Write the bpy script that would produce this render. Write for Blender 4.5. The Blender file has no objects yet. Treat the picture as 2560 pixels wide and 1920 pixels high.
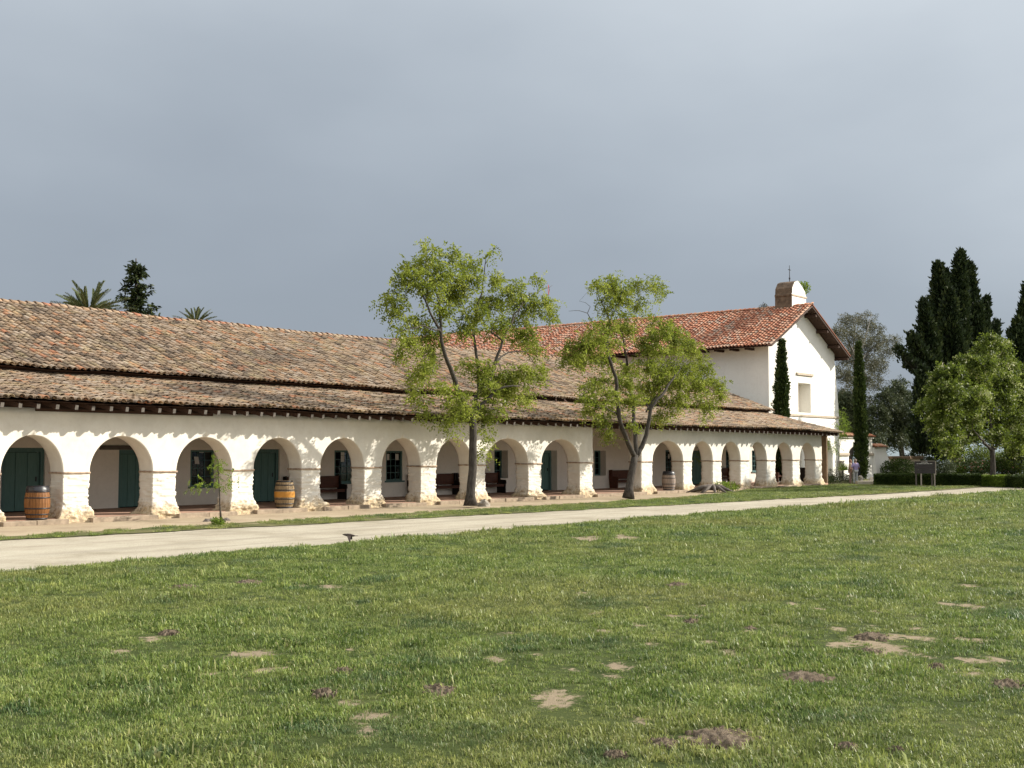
import bpy, math, random
import numpy as np
from mathutils import Vector, noise, Matrix
R = math.radians
rng = np.random.default_rng(7)
random.seed(7)
sc = bpy.context.scene
COL = sc.collection

# ------------------------------------------------------------------ camera
CAMZ = 2.0
ALPHA, PITCH, FPX = R(39.13), math.atan(172 / 2970), 2970.0
cam = bpy.data.cameras.new('camera')
camo = bpy.data.objects.new('camera', cam)
COL.objects.link(camo)
cam.sensor_width = 36.0
cam.lens = 36.0 * FPX / 2560.0
cam.clip_start, cam.clip_end = 0.1, 12000
camo.location = (0, 0, CAMZ)
camo.rotation_euler = (math.pi / 2 + PITCH, 0, ALPHA - math.pi / 2)
sc.camera = camo

# ------------------------------------------------------------------ light
SUN = Vector((1.35, -1.0, 0.93)).normalized()
SUN_EL = math.asin(SUN.z)
sl = bpy.data.lights.new('sun', 'SUN')
sl.energy, sl.angle, sl.color = 4.8, R(0.53), (1.0, 0.945, 0.84)
so = bpy.data.objects.new('sun', sl)
COL.objects.link(so)
so.rotation_euler = SUN.to_track_quat('Z', 'Y').to_euler()
so.location = (60, -30, 40)

W = bpy.data.worlds.new('World')
sc.world = W
W.use_nodes = True
nt = W.node_tree
nt.nodes.clear()
wo = nt.nodes.new('ShaderNodeOutputWorld')
wb = nt.nodes.new('ShaderNodeBackground')
nt.links.new(wb.outputs[0], wo.inputs[0])
wb.inputs[1].default_value = 0.1
sky = nt.nodes.new('ShaderNodeTexSky')
sky.sky_type = 'NISHITA'
sky.sun_disc = False
sky.sun_elevation = SUN_EL
sky.sun_rotation = math.atan2(SUN.x, SUN.y)
tc = nt.nodes.new('ShaderNodeTexCoord')
sep = nt.nodes.new('ShaderNodeSeparateXYZ')
nt.links.new(tc.outputs['Generated'], sep.inputs[0])
# storm cloud: grey deck that lightens upwards and towards the sun's side
ns = nt.nodes.new('ShaderNodeTexNoise')
ns.inputs['Scale'].default_value = 2.3
ns.inputs['Detail'].default_value = 5
ns.inputs['Roughness'].default_value = 0.45
mp = nt.nodes.new('ShaderNodeMapping')
mp.inputs['Scale'].default_value = (1, 1, 2.2)
nt.links.new(tc.outputs['Generated'], mp.inputs[0])
nt.links.new(mp.outputs[0], ns.inputs['Vector'])
def wmath(op, a, b):
    m = nt.nodes.new('ShaderNodeMath'); m.operation = op
    for i, v in enumerate((a, b)):
        if isinstance(v, (int, float)): m.inputs[i].default_value = v
        else: nt.links.new(v, m.inputs[i])
    return m.outputs[0]
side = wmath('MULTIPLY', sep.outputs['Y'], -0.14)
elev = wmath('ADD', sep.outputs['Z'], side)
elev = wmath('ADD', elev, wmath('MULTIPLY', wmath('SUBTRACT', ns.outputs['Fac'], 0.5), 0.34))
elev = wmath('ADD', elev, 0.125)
elev = wmath('ADD', elev, wmath('MULTIPLY', wmath('MAXIMUM', wmath('MULTIPLY', sep.outputs['Y'], -1.0), 0.0), 0.3))  # sky behind the camera, out of view, raised to lift the shaded walls
cr = nt.nodes.new('ShaderNodeValToRGB')
cr.color_ramp.interpolation = 'B_SPLINE'
el = cr.color_ramp.elements
el[0].position, el[0].color = 0.0, (0.20, 0.227, 0.265, 1)
el[1].position, el[1].color = 1.0, (1.0, 1.0, 1.0, 1)
for p, c in ((0.10, (0.205, 0.235, 0.275, 1)), (0.24, (0.272, 0.308, 0.352, 1)), (0.40, (0.40, 0.44, 0.48, 1)), (0.6, (0.58, 0.62, 0.65, 1))):
    e = el.new(p); e.color = c
nt.links.new(elev, cr.inputs[0])
wm = nt.nodes.new('ShaderNodeMix')
wm.data_type = 'RGBA'
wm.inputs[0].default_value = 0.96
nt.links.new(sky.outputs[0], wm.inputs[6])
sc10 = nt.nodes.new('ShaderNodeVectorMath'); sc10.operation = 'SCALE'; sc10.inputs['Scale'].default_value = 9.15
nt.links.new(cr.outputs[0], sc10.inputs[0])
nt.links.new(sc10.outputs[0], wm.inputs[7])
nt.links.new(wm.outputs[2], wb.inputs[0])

vs = sc.view_settings
vs.view_transform, vs.look, vs.exposure, vs.gamma = 'Standard', 'None', 0.68, 1.0
vs.use_curve_mapping = False
sc.cycles.use_denoising = True
sc.cycles.max_bounces = 6
sc.cycles.transparent_max_bounces = 6

# ------------------------------------------------------------------ measuring helpers: a ray through a photo point meets a real plane
_F = Vector((math.cos(ALPHA) * math.cos(PITCH), math.sin(ALPHA) * math.cos(PITCH), math.sin(PITCH)))
_R = Vector((math.sin(ALPHA), -math.cos(ALPHA), 0))
_U = _R.cross(_F)
def ray(px, py):
    return (_F * FPX + _R * (px - 1280) + _U * (960 - py))
def atY(px, py, Y):
    d = ray(px, py); t = Y / d.y
    return d.x * t, CAMZ + d.z * t
def gnd(px, py, z=0.0):
    d = ray(px, py); t = (z - CAMZ) / d.z
    return d.x * t, d.y * t
def depth_of(x, y):
    return x * math.cos(ALPHA) + y * math.sin(ALPHA)
def proj(x, y, z):
    v = Vector((x, y, z - CAMZ)); d = v.dot(_F)
    return 1280 + FPX * v.dot(_R) / d, 960 - FPX * v.dot(_U) / d, d

# ------------------------------------------------------------------ object helpers
def link(name, me, parent=None, label=None, cat=None, group=None, kind=None):
    o = bpy.data.objects.new(name, me)
    COL.objects.link(o)
    if parent: o.parent = parent
    if label: o['label'] = label
    if cat: o['category'] = cat
    if group: o['group'] = group
    if kind: o['kind'] = kind
    return o
def thing(name, loc, label, cat, group=None, rz=0):
    o = link(name, None, None, label, cat, group)
    o.location = loc; o.rotation_euler = (0, 0, rz)
    o.empty_display_size = 0.2
    return o
def np_mesh(name, V, Q=None, T=None, mats=(), midx=None, smooth=False, fattr=None):
    me = bpy.data.meshes.new(name)
    V = np.asarray(V, dtype=np.float32).reshape(-1, 3)
    Q = np.zeros((0, 4), np.int32) if Q is None or len(Q) == 0 else np.asarray(Q, np.int32)
    T = np.zeros((0, 3), np.int32) if T is None or len(T) == 0 else np.asarray(T, np.int32)
    nq, n3 = len(Q), len(T)
    me.vertices.add(len(V)); me.vertices.foreach_set('co', V.ravel())
    me.loops.add(nq * 4 + n3 * 3)
    me.loops.foreach_set('vertex_index', np.concatenate([Q.ravel(), T.ravel()]))
    me.polygons.add(nq + n3)
    st = np.concatenate([np.arange(nq) * 4, nq * 4 + np.arange(n3) * 3]).astype(np.int32)
    me.polygons.foreach_set('loop_start', st)
    for m in mats: me.materials.append(m)
    if midx is not None: me.polygons.foreach_set('material_index', np.asarray(midx, np.int32))
    me.update(calc_edges=True)
    if smooth: me.polygons.foreach_set('use_smooth', np.ones(nq + n3, bool))
    if fattr is not None:
        a = me.attributes.new('rnd', 'FLOAT', 'FACE')
        a.data.foreach_set('value', np.asarray(fattr, np.float32))
    me.validate()
    return me
class MB:
    """collects simple solids into one mesh"""
    def __init__(s): s.v = []; s.f = []; s.m = []
    def add(s, vs_, fs, mi=0):
        b = len(s.v); s.v += [tuple(v) for v in vs_]; s.f += [tuple(b + i for i in f) for f in fs]; s.m += [mi] * len(fs)
    def box(s, x0, x1, y0, y1, z0, z1, mi=0):
        s.add([(x0,y0,z0),(x1,y0,z0),(x1,y1,z0),(x0,y1,z0),(x0,y0,z1),(x1,y0,z1),(x1,y1,z1),(x0,y1,z1)],
              [(0,3,2,1),(4,5,6,7),(0,1,5,4),(1,2,6,5),(2,3,7,6),(3,0,4,7)], mi)
    def prism(s, poly, y0, y1, mi=0, axis='y'):
        """polygon of (a,z) extruded along y (or along x)"""
        n = len(poly)
        if axis == 'y': vs_ = [(a, y0, z) for a, z in poly] + [(a, y1, z) for a, z in poly]
        else: vs_ = [(y0, a, z) for a, z in poly] + [(y1, a, z) for a, z in poly]
        s.add(vs_, [tuple(range(n)), tuple(range(2*n-1, n-1, -1))] + [(i, i+n, (i+1) % n + n, (i+1) % n) for i in range(n)], mi)
    def tube(s, pts, rads, n=6, mi=0, cap=True):
        pts = [Vector(p) for p in pts]; b = len(s.v); prev = None
        for i, p in enumerate(pts):
            t = (pts[min(i+1, len(pts)-1)] - pts[max(i-1, 0)])
            if t.length < 1e-6: t = Vector((0, 0, 1))
            t.normalize()
            a = t.orthogonal().normalized() if prev is None else (prev - t * prev.dot(t))
            if a.length < 1e-4: a = t.orthogonal()
            a.normalize(); prev = a; c = t.cross(a)
            for k in range(n):
                w = 2 * math.pi * k / n
                s.v.append(tuple(p + (a * math.cos(w) + c * math.sin(w)) * rads[i]))
        for i in range(len(pts) - 1):
            for k in range(n):
                s.f.append((b+i*n+k, b+i*n+(k+1) % n, b+(i+1)*n+(k+1) % n, b+(i+1)*n+k)); s.m.append(mi)
        if cap:
            s.f.append(tuple(b+(len(pts)-1)*n+k for k in range(n))); s.m.append(mi)
            s.f.append(tuple(b+k for k in range(n-1, -1, -1))); s.m.append(mi)
    def lathe(s, prof, n=24, c=(0,0,0), mi=0):
        b = len(s.v)
        for r, z in prof:
            for k in range(n):
                w = 2*math.pi*k/n; s.v.append((c[0]+r*math.cos(w), c[1]+r*math.sin(w), c[2]+z))
        for i in range(len(prof)-1):
            for k in range(n):
                s.f.append((b+i*n+k, b+i*n+(k+1) % n, b+(i+1)*n+(k+1) % n, b+(i+1)*n+k)); s.m.append(mi)
        s.f.append(tuple(b+(len(prof)-1)*n+k for k in range(n))); s.m.append(mi)
    def mesh(s, name, mats, smooth=False, bevel=0):
        me = bpy.data.meshes.new(name); me.from_pydata(s.v, [], s.f)
        for m in mats: me.materials.append(m)
        me.polygons.foreach_set('material_index', s.m)
        if smooth: me.polygons.foreach_set('use_smooth', [True]*len(s.f))
        me.update()
        if bevel:
            import bmesh
            bm = bmesh.new(); bm.from_mesh(me)
            bmesh.ops.bevel(bm, geom=bm.edges[:], offset=bevel, segments=1, affect='EDGES')
            bm.to_mesh(me); bm.free()
        return me
    def obj(s, name, mats, parent=None, smooth=False, bevel=0, **kw):
        return link(name, s.mesh(name, mats if isinstance(mats, (list, tuple)) else [mats], smooth, bevel), parent, **kw)
def boxo(name, x0, x1, y0, y1, z0, z1, mat_, parent=None, **kw):
    b = MB(); b.box(x0, x1, y0, y1, z0, z1); return b.obj(name, mat_, parent, **kw)

# ------------------------------------------------------------------ materials
class NT:
    def __init__(s, name):
        s.m = bpy.data.materials.new(name); s.m.use_nodes = True; s.t = s.m.node_tree; s.t.nodes.clear()
        s.out = s.t.nodes.new('ShaderNodeOutputMaterial')
        s.geo = s.t.nodes.new('ShaderNodeNewGeometry')
        s.pos = s.geo.outputs['Position']
    def n(s, ty, **kw):
        x = s.t.nodes.new(ty)
        for k, v in kw.items():
            if k in x.inputs: s.set(x.inputs[k], v)
            else: setattr(x, k, v)
        return x
    def set(s, i, v):
        if isinstance(v, bpy.types.NodeSocket): s.t.links.new(v, i)
        else:
            if isinstance(v, tuple) and len(v) == 3 and i.type == 'RGBA': v = v + (1,)
            i.default_value = v
    def noise(s, scale, detail=4, rough=0.55, vec=None, dist=0.0):
        x = s.n('ShaderNodeTexNoise'); x.inputs['Scale'].default_value = scale; x.inputs['Detail'].default_value = detail
        x.inputs['Roughness'].default_value = rough; x.inputs['Distortion'].default_value = dist
        s.t.links.new(vec if vec is not None else s.pos, x.inputs['Vector']); return x.outputs['Fac']
    def scaled(s, sx, sy, sz, vec=None):
        x = s.n('ShaderNodeMapping'); x.inputs['Scale'].default_value = (sx, sy, sz)
        s.t.links.new(vec if vec is not None else s.pos, x.inputs[0]); return x.outputs[0]
    def ramp(s, fac, stops, interp='LINEAR'):
        x = s.n('ShaderNodeValToRGB'); x.color_ramp.interpolation = interp
        e = x.color_ramp.elements
        for i, (p, c) in enumerate(stops):
            if isinstance(c, (int, float)): c = (c, c, c)
            q = e[i] if i < 2 else e.new(p)
            q.position = p; q.color = tuple(c) + (1,)
        s.t.links.new(fac, x.inputs[0]); return x.outputs[0]
    def mix(s, fac, a, b, mode='MIX'):
        x = s.n('ShaderNodeMix', data_type='RGBA', blend_type=mode)
        s.set(x.inputs[0], fac); s.set(x.inputs[6], a); s.set(x.inputs[7], b); return x.outputs[2]
    def math(s, op, a, b=0.0):
        x = s.n('ShaderNodeMath', operation=op); s.set(x.inputs[0], a); s.set(x.inputs[1], b); return x.outputs[0]
    def sep(s): 
        x = s.n('ShaderNodeSeparateXYZ'); s.t.links.new(s.pos, x.inputs[0]); return x.outputs
    def bump(s, h, strength=0.3, dist=0.02):
        x = s.n('ShaderNodeBump'); x.inputs['Strength'].default_value = strength; x.inputs['Distance'].default_value = dist
        s.t.links.new(h, x.inputs['Height']); return x.outputs[0]
    def attr(s, name='rnd'):
        x = s.n('ShaderNodeAttribute'); x.attribute_name = name; return x.outputs['Fac']
    def bsdf(s, col, rough=0.8, normal=None, spec=0.3, metal=0.0):
        x = s.n('ShaderNodeBsdfPrincipled')
        s.set(x.inputs['Base Color'], col); s.set(x.inputs['Roughness'], rough)
        x.inputs['Specular IOR Level'].default_value = spec; x.inputs['Metallic'].default_value = metal
        if normal is not None: s.t.links.new(normal, x.inputs['Normal'])
        s.t.links.new(x.outputs[0], s.out.inputs[0]); return x
def simple(name, col, rough=0.7, var=0.15, scale=6.0, spec=0.3, metal=0, bump=0.15):
    s = NT(name); n = s.noise(scale, 5)
    c2 = tuple(min(1, c * (1 - var)) for c in col); c3 = tuple(min(1, c * (1 + var)) for c in col)
    s.bsdf(s.ramp(n, [(0.3, c2), (0.7, c3)]), rough, s.bump(s.noise(scale * 6, 3), bump, 0.01), spec, metal)
    return s.m
M = {}
def mat_plaster(name, base, stain, low=True, dark=0.82):
    s = NT(name)
    n1 = s.noise(0.7, 5, 0.6); n2 = s.noise(7, 6, 0.65)
    c = s.ramp(n1, [(0.3, tuple(x * dark for x in base)), (0.62, base)])
    c = s.mix(s.math('MULTIPLY', s.ramp(n2, [(0.5, 0.0), (0.75, 1.0)]), 0.18), c, tuple(x * 0.7 for x in stain))
    # vertical drips
    dr = s.noise(1.0, 4, 0.6, s.scaled(3.2, 3.2, 0.25))
    c = s.mix(s.math('MULTIPLY', s.ramp(dr, [(0.55, 0.0), (0.85, 1.0)]), 0.10), c, (0.36, 0.33, 0.27))
    if low:
        z = s.sep()[2]
        w = s.math('ADD', z, s.math('MULTIPLY', s.noise(5, 5, 0.7), 0.9))
        m = s.ramp(w, [(0.62, 1.0), (1.15, 0.0)])
        c = s.mix(s.math('MULTIPLY', m, 0.95), c, (0.50, 0.375, 0.20))
        # bare adobe showing where the wash has fallen off
        b = s.ramp(s.math('ADD', s.noise(9, 6, 0.75), s.math('MULTIPLY', z, -0.22)), [(0.44, 0.0), (0.50, 1.0)])
        c = s.mix(s.math('MULTIPLY', b, s.ramp(z, [(0.3, 0.9), (0.8, 0.0)])), c, (0.25, 0.17, 0.10))
        c = s.mix(s.math('MULTIPLY', s.ramp(z, [(1.40, 0.32), (1.46, 0.0)]), s.ramp(s.noise(3, 5, .7), [(0.35, 0.5), (0.65, 1.0)])), c, (0.56, 0.49, 0.38))
    s.bsdf(c, 0.92, s.bump(s.noise(22, 6, 0.7), 0.35, 0.012), 0.15)
    return s.m
M['plaster'] = mat_plaster('lime_plaster', (0.80, 0.77, 0.70), (0.6, 0.5, 0.38))
M['inner_plaster'] = mat_plaster('shaded_wall_plaster', (0.86, 0.79, 0.70), (0.6, 0.52, 0.42), low=False, dark=0.9)  # warmer and paler than the outer plaster, making up for weak bounced light
M['church_plaster'] = mat_plaster('church_plaster', (0.84, 0.81, 0.74), (0.7, 0.6, 0.46), low=False, dark=0.93)
M['trim'] = simple('adobe_trim', (0.48, 0.40, 0.31), 0.9, 0.25, 9)
M['impost'] = simple('impost_brick', (0.34, 0.25, 0.18), 0.9, 0.4, 8)
M['adobe'] = simple('bare_adobe', (0.17, 0.115, 0.07), 0.95, 0.3, 5)
TILE = [(0.0, (0.07, 0.052, 0.04)), (0.14, (0.14, 0.10, 0.07)), (0.30, (0.285, 0.20, 0.13)), (0.47, (0.30, 0.235, 0.18)),
        (0.6, (0.235, 0.155, 0.095)), (0.78, (0.37, 0.305, 0.24)), (0.90, (0.34, 0.21, 0.12)), (0.99, (0.37, 0.16, 0.085))]
def mat_tile(name, src, stops, lichen=1.0, tint=None):
    s = NT(name)
    r = s.attr('rnd') if src == 'attr' else s.n('ShaderNodeObjectInfo').outputs['Random']
    c = s.ramp(r, stops)
    z = s.noise(14, 5, 0.7)
    c = s.mix(s.math('MULTIPLY', s.ramp(z, [(0.42, 0.0), (0.7, 1.0)]), 0.45 * lichen), c, (0.25, 0.215, 0.175))
    big = s.noise(0.33, 4, 0.6)
    c = s.mix(s.math('MULTIPLY', s.ramp(big, [(0.50, 0.0), (0.66, 1.0)]), 0.55 * lichen), c, (0.10, 0.083, 0.068))
    st_ = s.noise(1.0, 4, 0.65, s.scaled(2.6, 0.35, 0.35))
    c = s.mix(s.math('MULTIPLY', s.ramp(st_, [(0.52, 0.0), (0.7, 1.0)]), 0.25 * lichen), c, (0.13, 0.105, 0.08))
    c = s.mix(s.math('MULTIPLY', s.ramp(s.noise(0.8, 4, 0.6, s.scaled(1.7, 1.1, 1)), [(0.52, 0.0), (0.66, 1.0)]), 0.3 * lichen), c, (0.46, 0.37, 0.20))
    s.bsdf(c, 0.93, s.bump(s.noise(40, 4, 0.7), 0.3, 0.01), 0.12)
    return s.m
M['tile'] = mat_tile('weathered_tile', 'attr', TILE)
M['tile_obj'] = mat_tile('weathered_tile_single', 'obj', TILE)
RED = [(0.0, (0.27, 0.11, 0.07)), (0.3, (0.42, 0.165, 0.095)), (0.55, (0.52, 0.245, 0.15)), (0.8, (0.50, 0.31, 0.22)), (0.95, (0.36, 0.26, 0.20))]
M['red_tile'] = mat_tile('red_tile', 'attr', RED, 0.28)
M['red_tile_obj'] = mat_tile('red_tile_single', 'obj', [(0.0, (0.35, 0.13, 0.07)), (0.5, (0.50, 0.24, 0.14)), (0.95, (0.52, 0.33, 0.22))], 0.4)
M['ridge_tile'] = mat_tile('ridge_tile', 'obj', [(0.0, (0.40, 0.26, 0.16)), (0.4, (0.48, 0.33, 0.21)), (0.8, (0.46, 0.36, 0.27)), (0.95, (0.50, 0.22, 0.13))], 0.5)
def mat_wood(name, a, b, rough=0.75, sc_=(3, 3, 0.4), spec=0.25):
    s = NT(name); g = s.noise(5, 6, 0.6, s.scaled(*sc_), 0.6)
    s.bsdf(s.ramp(g, [(0.3, a), (0.7, b)]), rough, s.bump(g, 0.25, 0.01), spec)
    return s.m
M['dark_wood'] = mat_wood('dark_beam_wood', (0.035, 0.018, 0.012), (0.075, 0.04, 0.027), 0.8, (0.6, 4, 4))
M['end_grain'] = simple('weathered_rafter_end', (0.13, 0.115, 0.10), 0.9, 0.3, 12)
M['pew_wood'] = mat_wood('dark_red_pew_wood', (0.055, 0.018, 0.010), (0.12, 0.04, 0.02), 0.5, (0.6, 3, 3))
M['black_wood'] = mat_wood('near_black_wood', (0.012, 0.009, 0.008), (0.03, 0.02, 0.016), 0.6)
M['grey_wood'] = mat_wood('weathered_grey_wood', (0.09, 0.075, 0.065), (0.17, 0.145, 0.125), 0.85, (1, 1, 4))
M['post_wood'] = mat_wood('pale_post_wood', (0.25, 0.21, 0.17), (0.38, 0.33, 0.27), 0.85)  # paler wood for the board's front posts, cap and edge strip
M['sign_wood'] = mat_wood('dark_sign_board', (0.035, 0.03, 0.03), (0.07, 0.06, 0.058), 0.7, (0.6, 0.6, 5))
M['teal'] = mat_wood('teal_door_paint', (0.085, 0.165, 0.15), (0.115, 0.21, 0.19), 0.6)
M['teal_frame'] = mat_wood('teal_frame_paint', (0.075, 0.145, 0.14), (0.105, 0.19, 0.18), 0.6)
M['barrel_wood'] = mat_wood('oak_barrel_wood', (0.115, 0.045, 0.013), (0.25, 0.11, 0.035), 0.6, (5, 5, 0.5))
M['barrel_wood_b'] = mat_wood('golden_barrel_wood', (0.17, 0.115, 0.06), (0.29, 0.205, 0.11), 0.6, (5, 5, 0.5))
M['barrel_wood_c'] = mat_wood('grey_barrel_wood', (0.20, 0.155, 0.125), (0.34, 0.27, 0.225), 0.7, (5, 5, 0.5))
M['barrel_band'] = simple('bright_orange_band', (0.42, 0.19, 0.03), 0.5, 0.12)
M['iron'] = simple('dark_iron', (0.02, 0.02, 0.025), 0.45, 0.3, 8, 0.5, 0.3)
M['tarp'] = simple('black_plastic_cover', (0.012, 0.012, 0.016), 0.42, 0.2, 8, 0.6)
M['paper'] = simple('white_notice_paper', (0.62, 0.60, 0.56), 0.7, 0.05)
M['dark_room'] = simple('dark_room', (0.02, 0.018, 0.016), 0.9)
M['bark'] = mat_wood('grey_brown_bark', (0.025, 0.021, 0.018), (0.10, 0.088, 0.075), 0.95, (5, 5, 0.8), 0.1)
M['pale_bark'] = mat_wood('pale_grey_bark', (0.16, 0.15, 0.13), (0.27, 0.25, 0.22), 0.95, (5, 5, 0.8), 0.1)
M['stone'] = simple('grey_fieldstone', (0.27, 0.24, 0.20), 0.95, 0.35, 5)
M['concrete'] = simple('pale_concrete', (0.42, 0.37, 0.30), 0.95, 0.2, 4)
M['kerb'] = simple('porch_edge_brick', (0.30, 0.235, 0.17), 0.95, 0.3, 5)
def mat_glass():
    s = NT('old_window_glass')
    a = s.n('ShaderNodeBsdfGlossy'); a.inputs['Roughness'].default_value = 0.06; a.inputs['Color'].default_value = (0.3, 0.33, 0.36, 1)
    b = s.n('ShaderNodeBsdfTransparent'); b.inputs['Color'].default_value = (0.55, 0.57, 0.57, 1)
    f = s.n('ShaderNodeFresnel'); f.inputs[0].default_value = 1.45
    m = s.n('ShaderNodeMixShader'); s.t.links.new(f.outputs[0], m.inputs[0])
    s.t.links.new(b.outputs[0], m.inputs[1]); s.t.links.new(a.outputs[0], m.inputs[2]); s.t.links.new(m.outputs[0], s.out.inputs[0])
    return s.m
M['glass'] = mat_glass()
def mat_leaf(name, stops, trans=0.35, tcol=(0.25, 0.33, 0.04), rough=0.55):
    s = NT(name)
    c = s.ramp(s.attr('rnd'), stops)
    c = s.mix(0.45, c, s.ramp(s.noise(1.1, 3), [(0.3, (0.55, 0.6, 0.5)), (0.7, (1.3, 1.25, 1.1))]), 'MULTIPLY')
    p = s.n('ShaderNodeBsdfPrincipled'); s.set(p.inputs['Base Color'], c); p.inputs['Roughness'].default_value = rough
    p.inputs['Specular IOR Level'].default_value = 0.14
    t = s.n('ShaderNodeBsdfTranslucent'); s.set(t.inputs[0], s.mix(0.5, c, tcol))
    m = s.n('ShaderNodeMixShader'); m.inputs[0].default_value = trans
    s.t.links.new(p.outputs[0], m.inputs[1]); s.t.links.new(t.outputs[0], m.inputs[2]); s.t.links.new(m.outputs[0], s.out.inputs[0])
    return s.m
M['locust'] = mat_leaf('locust_leaf', [(0.0, (0.085, 0.105, 0.018)), (0.4, (0.185, 0.215, 0.032)), (0.75, (0.31, 0.335, 0.06)), (0.97, (0.42, 0.43, 0.12)), (1.0, (0.7, 0.7, 0.55))], 0.45)
M['bright'] = mat_leaf('sapling_leaf', [(0.0, (0.09, 0.15, 0.02)), (1.0, (0.22, 0.30, 0.05))], 0.4)
M['cypress'] = mat_leaf('cypress_leaf', [(0.0, (0.010, 0.018, 0.008)), (0.55, (0.024, 0.038, 0.012)), (1.0, (0.075, 0.092, 0.028))], 0.10, (0.04, 0.06, 0.02))  # paler end of the ramp puts lit variation into the leaf colour
M['cypress_mid'] = mat_leaf('slim_cypress_leaf', [(0.0, (0.018, 0.032, 0.009)), (0.6, (0.05, 0.075, 0.018)), (1.0, (0.11, 0.135, 0.035))], 0.12, (0.06, 0.09, 0.02))
M['olive'] = mat_leaf('olive_leaf', [(0.0, (0.035, 0.05, 0.025)), (0.5, (0.07, 0.09, 0.045)), (1.0, (0.14, 0.155, 0.09))], 0.15, (0.1, 0.12, 0.05))
M['pepper'] = mat_leaf('grey_green_leaf', [(0.0, (0.075, 0.08, 0.05)), (0.6, (0.13, 0.13, 0.085)), (1.0, (0.20, 0.19, 0.14))], 0.2, (0.15, 0.15, 0.08))
M['magnolia'] = mat_leaf('broad_leaf', [(0.0, (0.022, 0.036, 0.007)), (0.45, (0.07, 0.10, 0.017)), (0.75, (0.17, 0.21, 0.04)), (0.9, (0.42, 0.44, 0.18)), (1.0, (0.78, 0.75, 0.55))], 0.3)
M['hedge'] = mat_leaf('box_hedge_leaf', [(0.0, (0.022, 0.04, 0.008)), (0.6, (0.05, 0.08, 0.016)), (1.0, (0.12, 0.155, 0.035))], 0.12, (0.06, 0.09, 0.02))
M['palm'] = mat_leaf('palm_frond', [(0.0, (0.05, 0.07, 0.025)), (0.6, (0.10, 0.12, 0.045)), (1.0, (0.20, 0.19, 0.09))], 0.15, (0.1, 0.12, 0.04))
M['rose'] = mat_leaf('rose_petal', [(0.0, (0.30, 0.06, 0.06)), (0.6, (0.42, 0.16, 0.14)), (1.0, (0.6, 0.45, 0.4))], 0.2, (0.4, 0.1, 0.1))
M['core'] = simple('foliage_core', (0.012, 0.016, 0.008), 0.95, 0.3)  # solid near-black core added inside the leaves to block see-through
def mat_ground(name, stops, scale, fine=60, bump=0.5, patch=None, ruts=False):
    s = NT(name)
    n = s.noise(scale, 8, 0.65)
    c = s.ramp(n, stops)
    f = s.noise(fine, 4, 0.7)
    if ruts: c = s.mix(s.math('MULTIPLY', s.ramp(s.noise(1.0, 5, 0.6, s.scaled(0.12, 1.5, 1)), [(0.48, 0.0), (0.62, 1.0)]), 0.5), c, tuple(q * 0.66 for q in stops[1][1]))
    c = s.mix(0.5, c, s.ramp(f, [(0.3, 0.62), (0.7, 1.35)]), 'MULTIPLY')
    if patch is not None:
        m = s.ramp(s.math('ADD', s.attr('dirt'), s.math('MULTIPLY', s.math('SUBTRACT', s.noise(8, 6, 0.75), 0.5), 2.2)), [(0.36, 0.0), (0.56, 1.0)])
        pc = s.mix(0.5, s.ramp(s.noise(4, 6, 0.7), [(0.3, tuple(x * 0.8 for x in patch)), (0.7, patch)]), s.ramp(f, [(0.3, 0.75), (0.7, 1.2)]), 'MULTIPLY')
        c = s.mix(m, c, pc)
    s.bsdf(c, 0.97, s.bump(f, bump, 0.02), 0.1)
    return s.m
M['lawn'] = mat_ground('lawn_soil', [(0.3, (0.03, 0.045, 0.012)), (0.6, (0.06, 0.075, 0.022)), (0.8, (0.13, 0.115, 0.055))], 0.8, 50, 0.6, (0.27, 0.215, 0.145))
M['gravel'] = mat_ground('pale_gravel', [(0.3, (0.28, 0.245, 0.18)), (0.48, (0.385, 0.342, 0.265)), (0.7, (0.44, 0.40, 0.315))], 0.55, 38, 0.9, ruts=True)
M['dirt'] = mat_ground('brown_dirt', [(0.25, (0.25, 0.19, 0.13)), (0.5, (0.37, 0.295, 0.205)), (0.75, (0.44, 0.37, 0.26))], 0.5, 30, 0.8)
M['mound'] = mat_ground('dug_up_soil', [(0.25, (0.070, 0.052, 0.036)), (0.5, (0.135, 0.104, 0.074)), (0.75, (0.21, 0.168, 0.122))], 9, 60, 1.0)
M['verge'] = mat_ground('verge_soil', [(0.25, (0.06, 0.075, 0.025)), (0.55, (0.12, 0.115, 0.05)), (0.75, (0.27, 0.225, 0.14))], 0.9, 30, 0.6)
M['hazed_ground'] = mat_ground('valley_ground', [(0.3, (0.15, 0.19, 0.20)), (0.7, (0.19, 0.23, 0.245))], 0.003, 0.01, 0.0)  # distance haze mixed into the flat bluish valley colour
M['hill'] = mat_ground('hazed_hill_ground', [(0.3, (0.17, 0.21, 0.23)), (0.7, (0.22, 0.26, 0.28))], 0.004, 0.02, 0.0)  # hill colour is bluish with haze painted in
def mat_floor():
    s = NT('terracotta_paving')
    b = s.n('ShaderNodeTexBrick'); s.t.links.new(s.pos, b.inputs['Vector'])
    b.inputs['Color1'].default_value = (0.38, 0.20, 0.14, 1); b.inputs['Color2'].default_value = (0.48, 0.28, 0.20, 1)
    b.inputs['Mortar'].default_value = (0.30, 0.24, 0.19, 1); b.inputs['Scale'].default_value = 1.0
    b.inputs['Brick Width'].default_value = 0.3; b.inputs['Row Height'].default_value = 0.3; b.inputs['Mortar Size'].default_value = 0.012
    c = s.mix(s.math('MULTIPLY', s.noise(1.2, 5), 0.6), b.outputs[0], (0.34, 0.26, 0.19))
    s.bsdf(c, 0.85, s.bump(s.noise(20, 4), 0.2, 0.01), 0.25)
    return s.m
M['floor'] = mat_floor()
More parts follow.
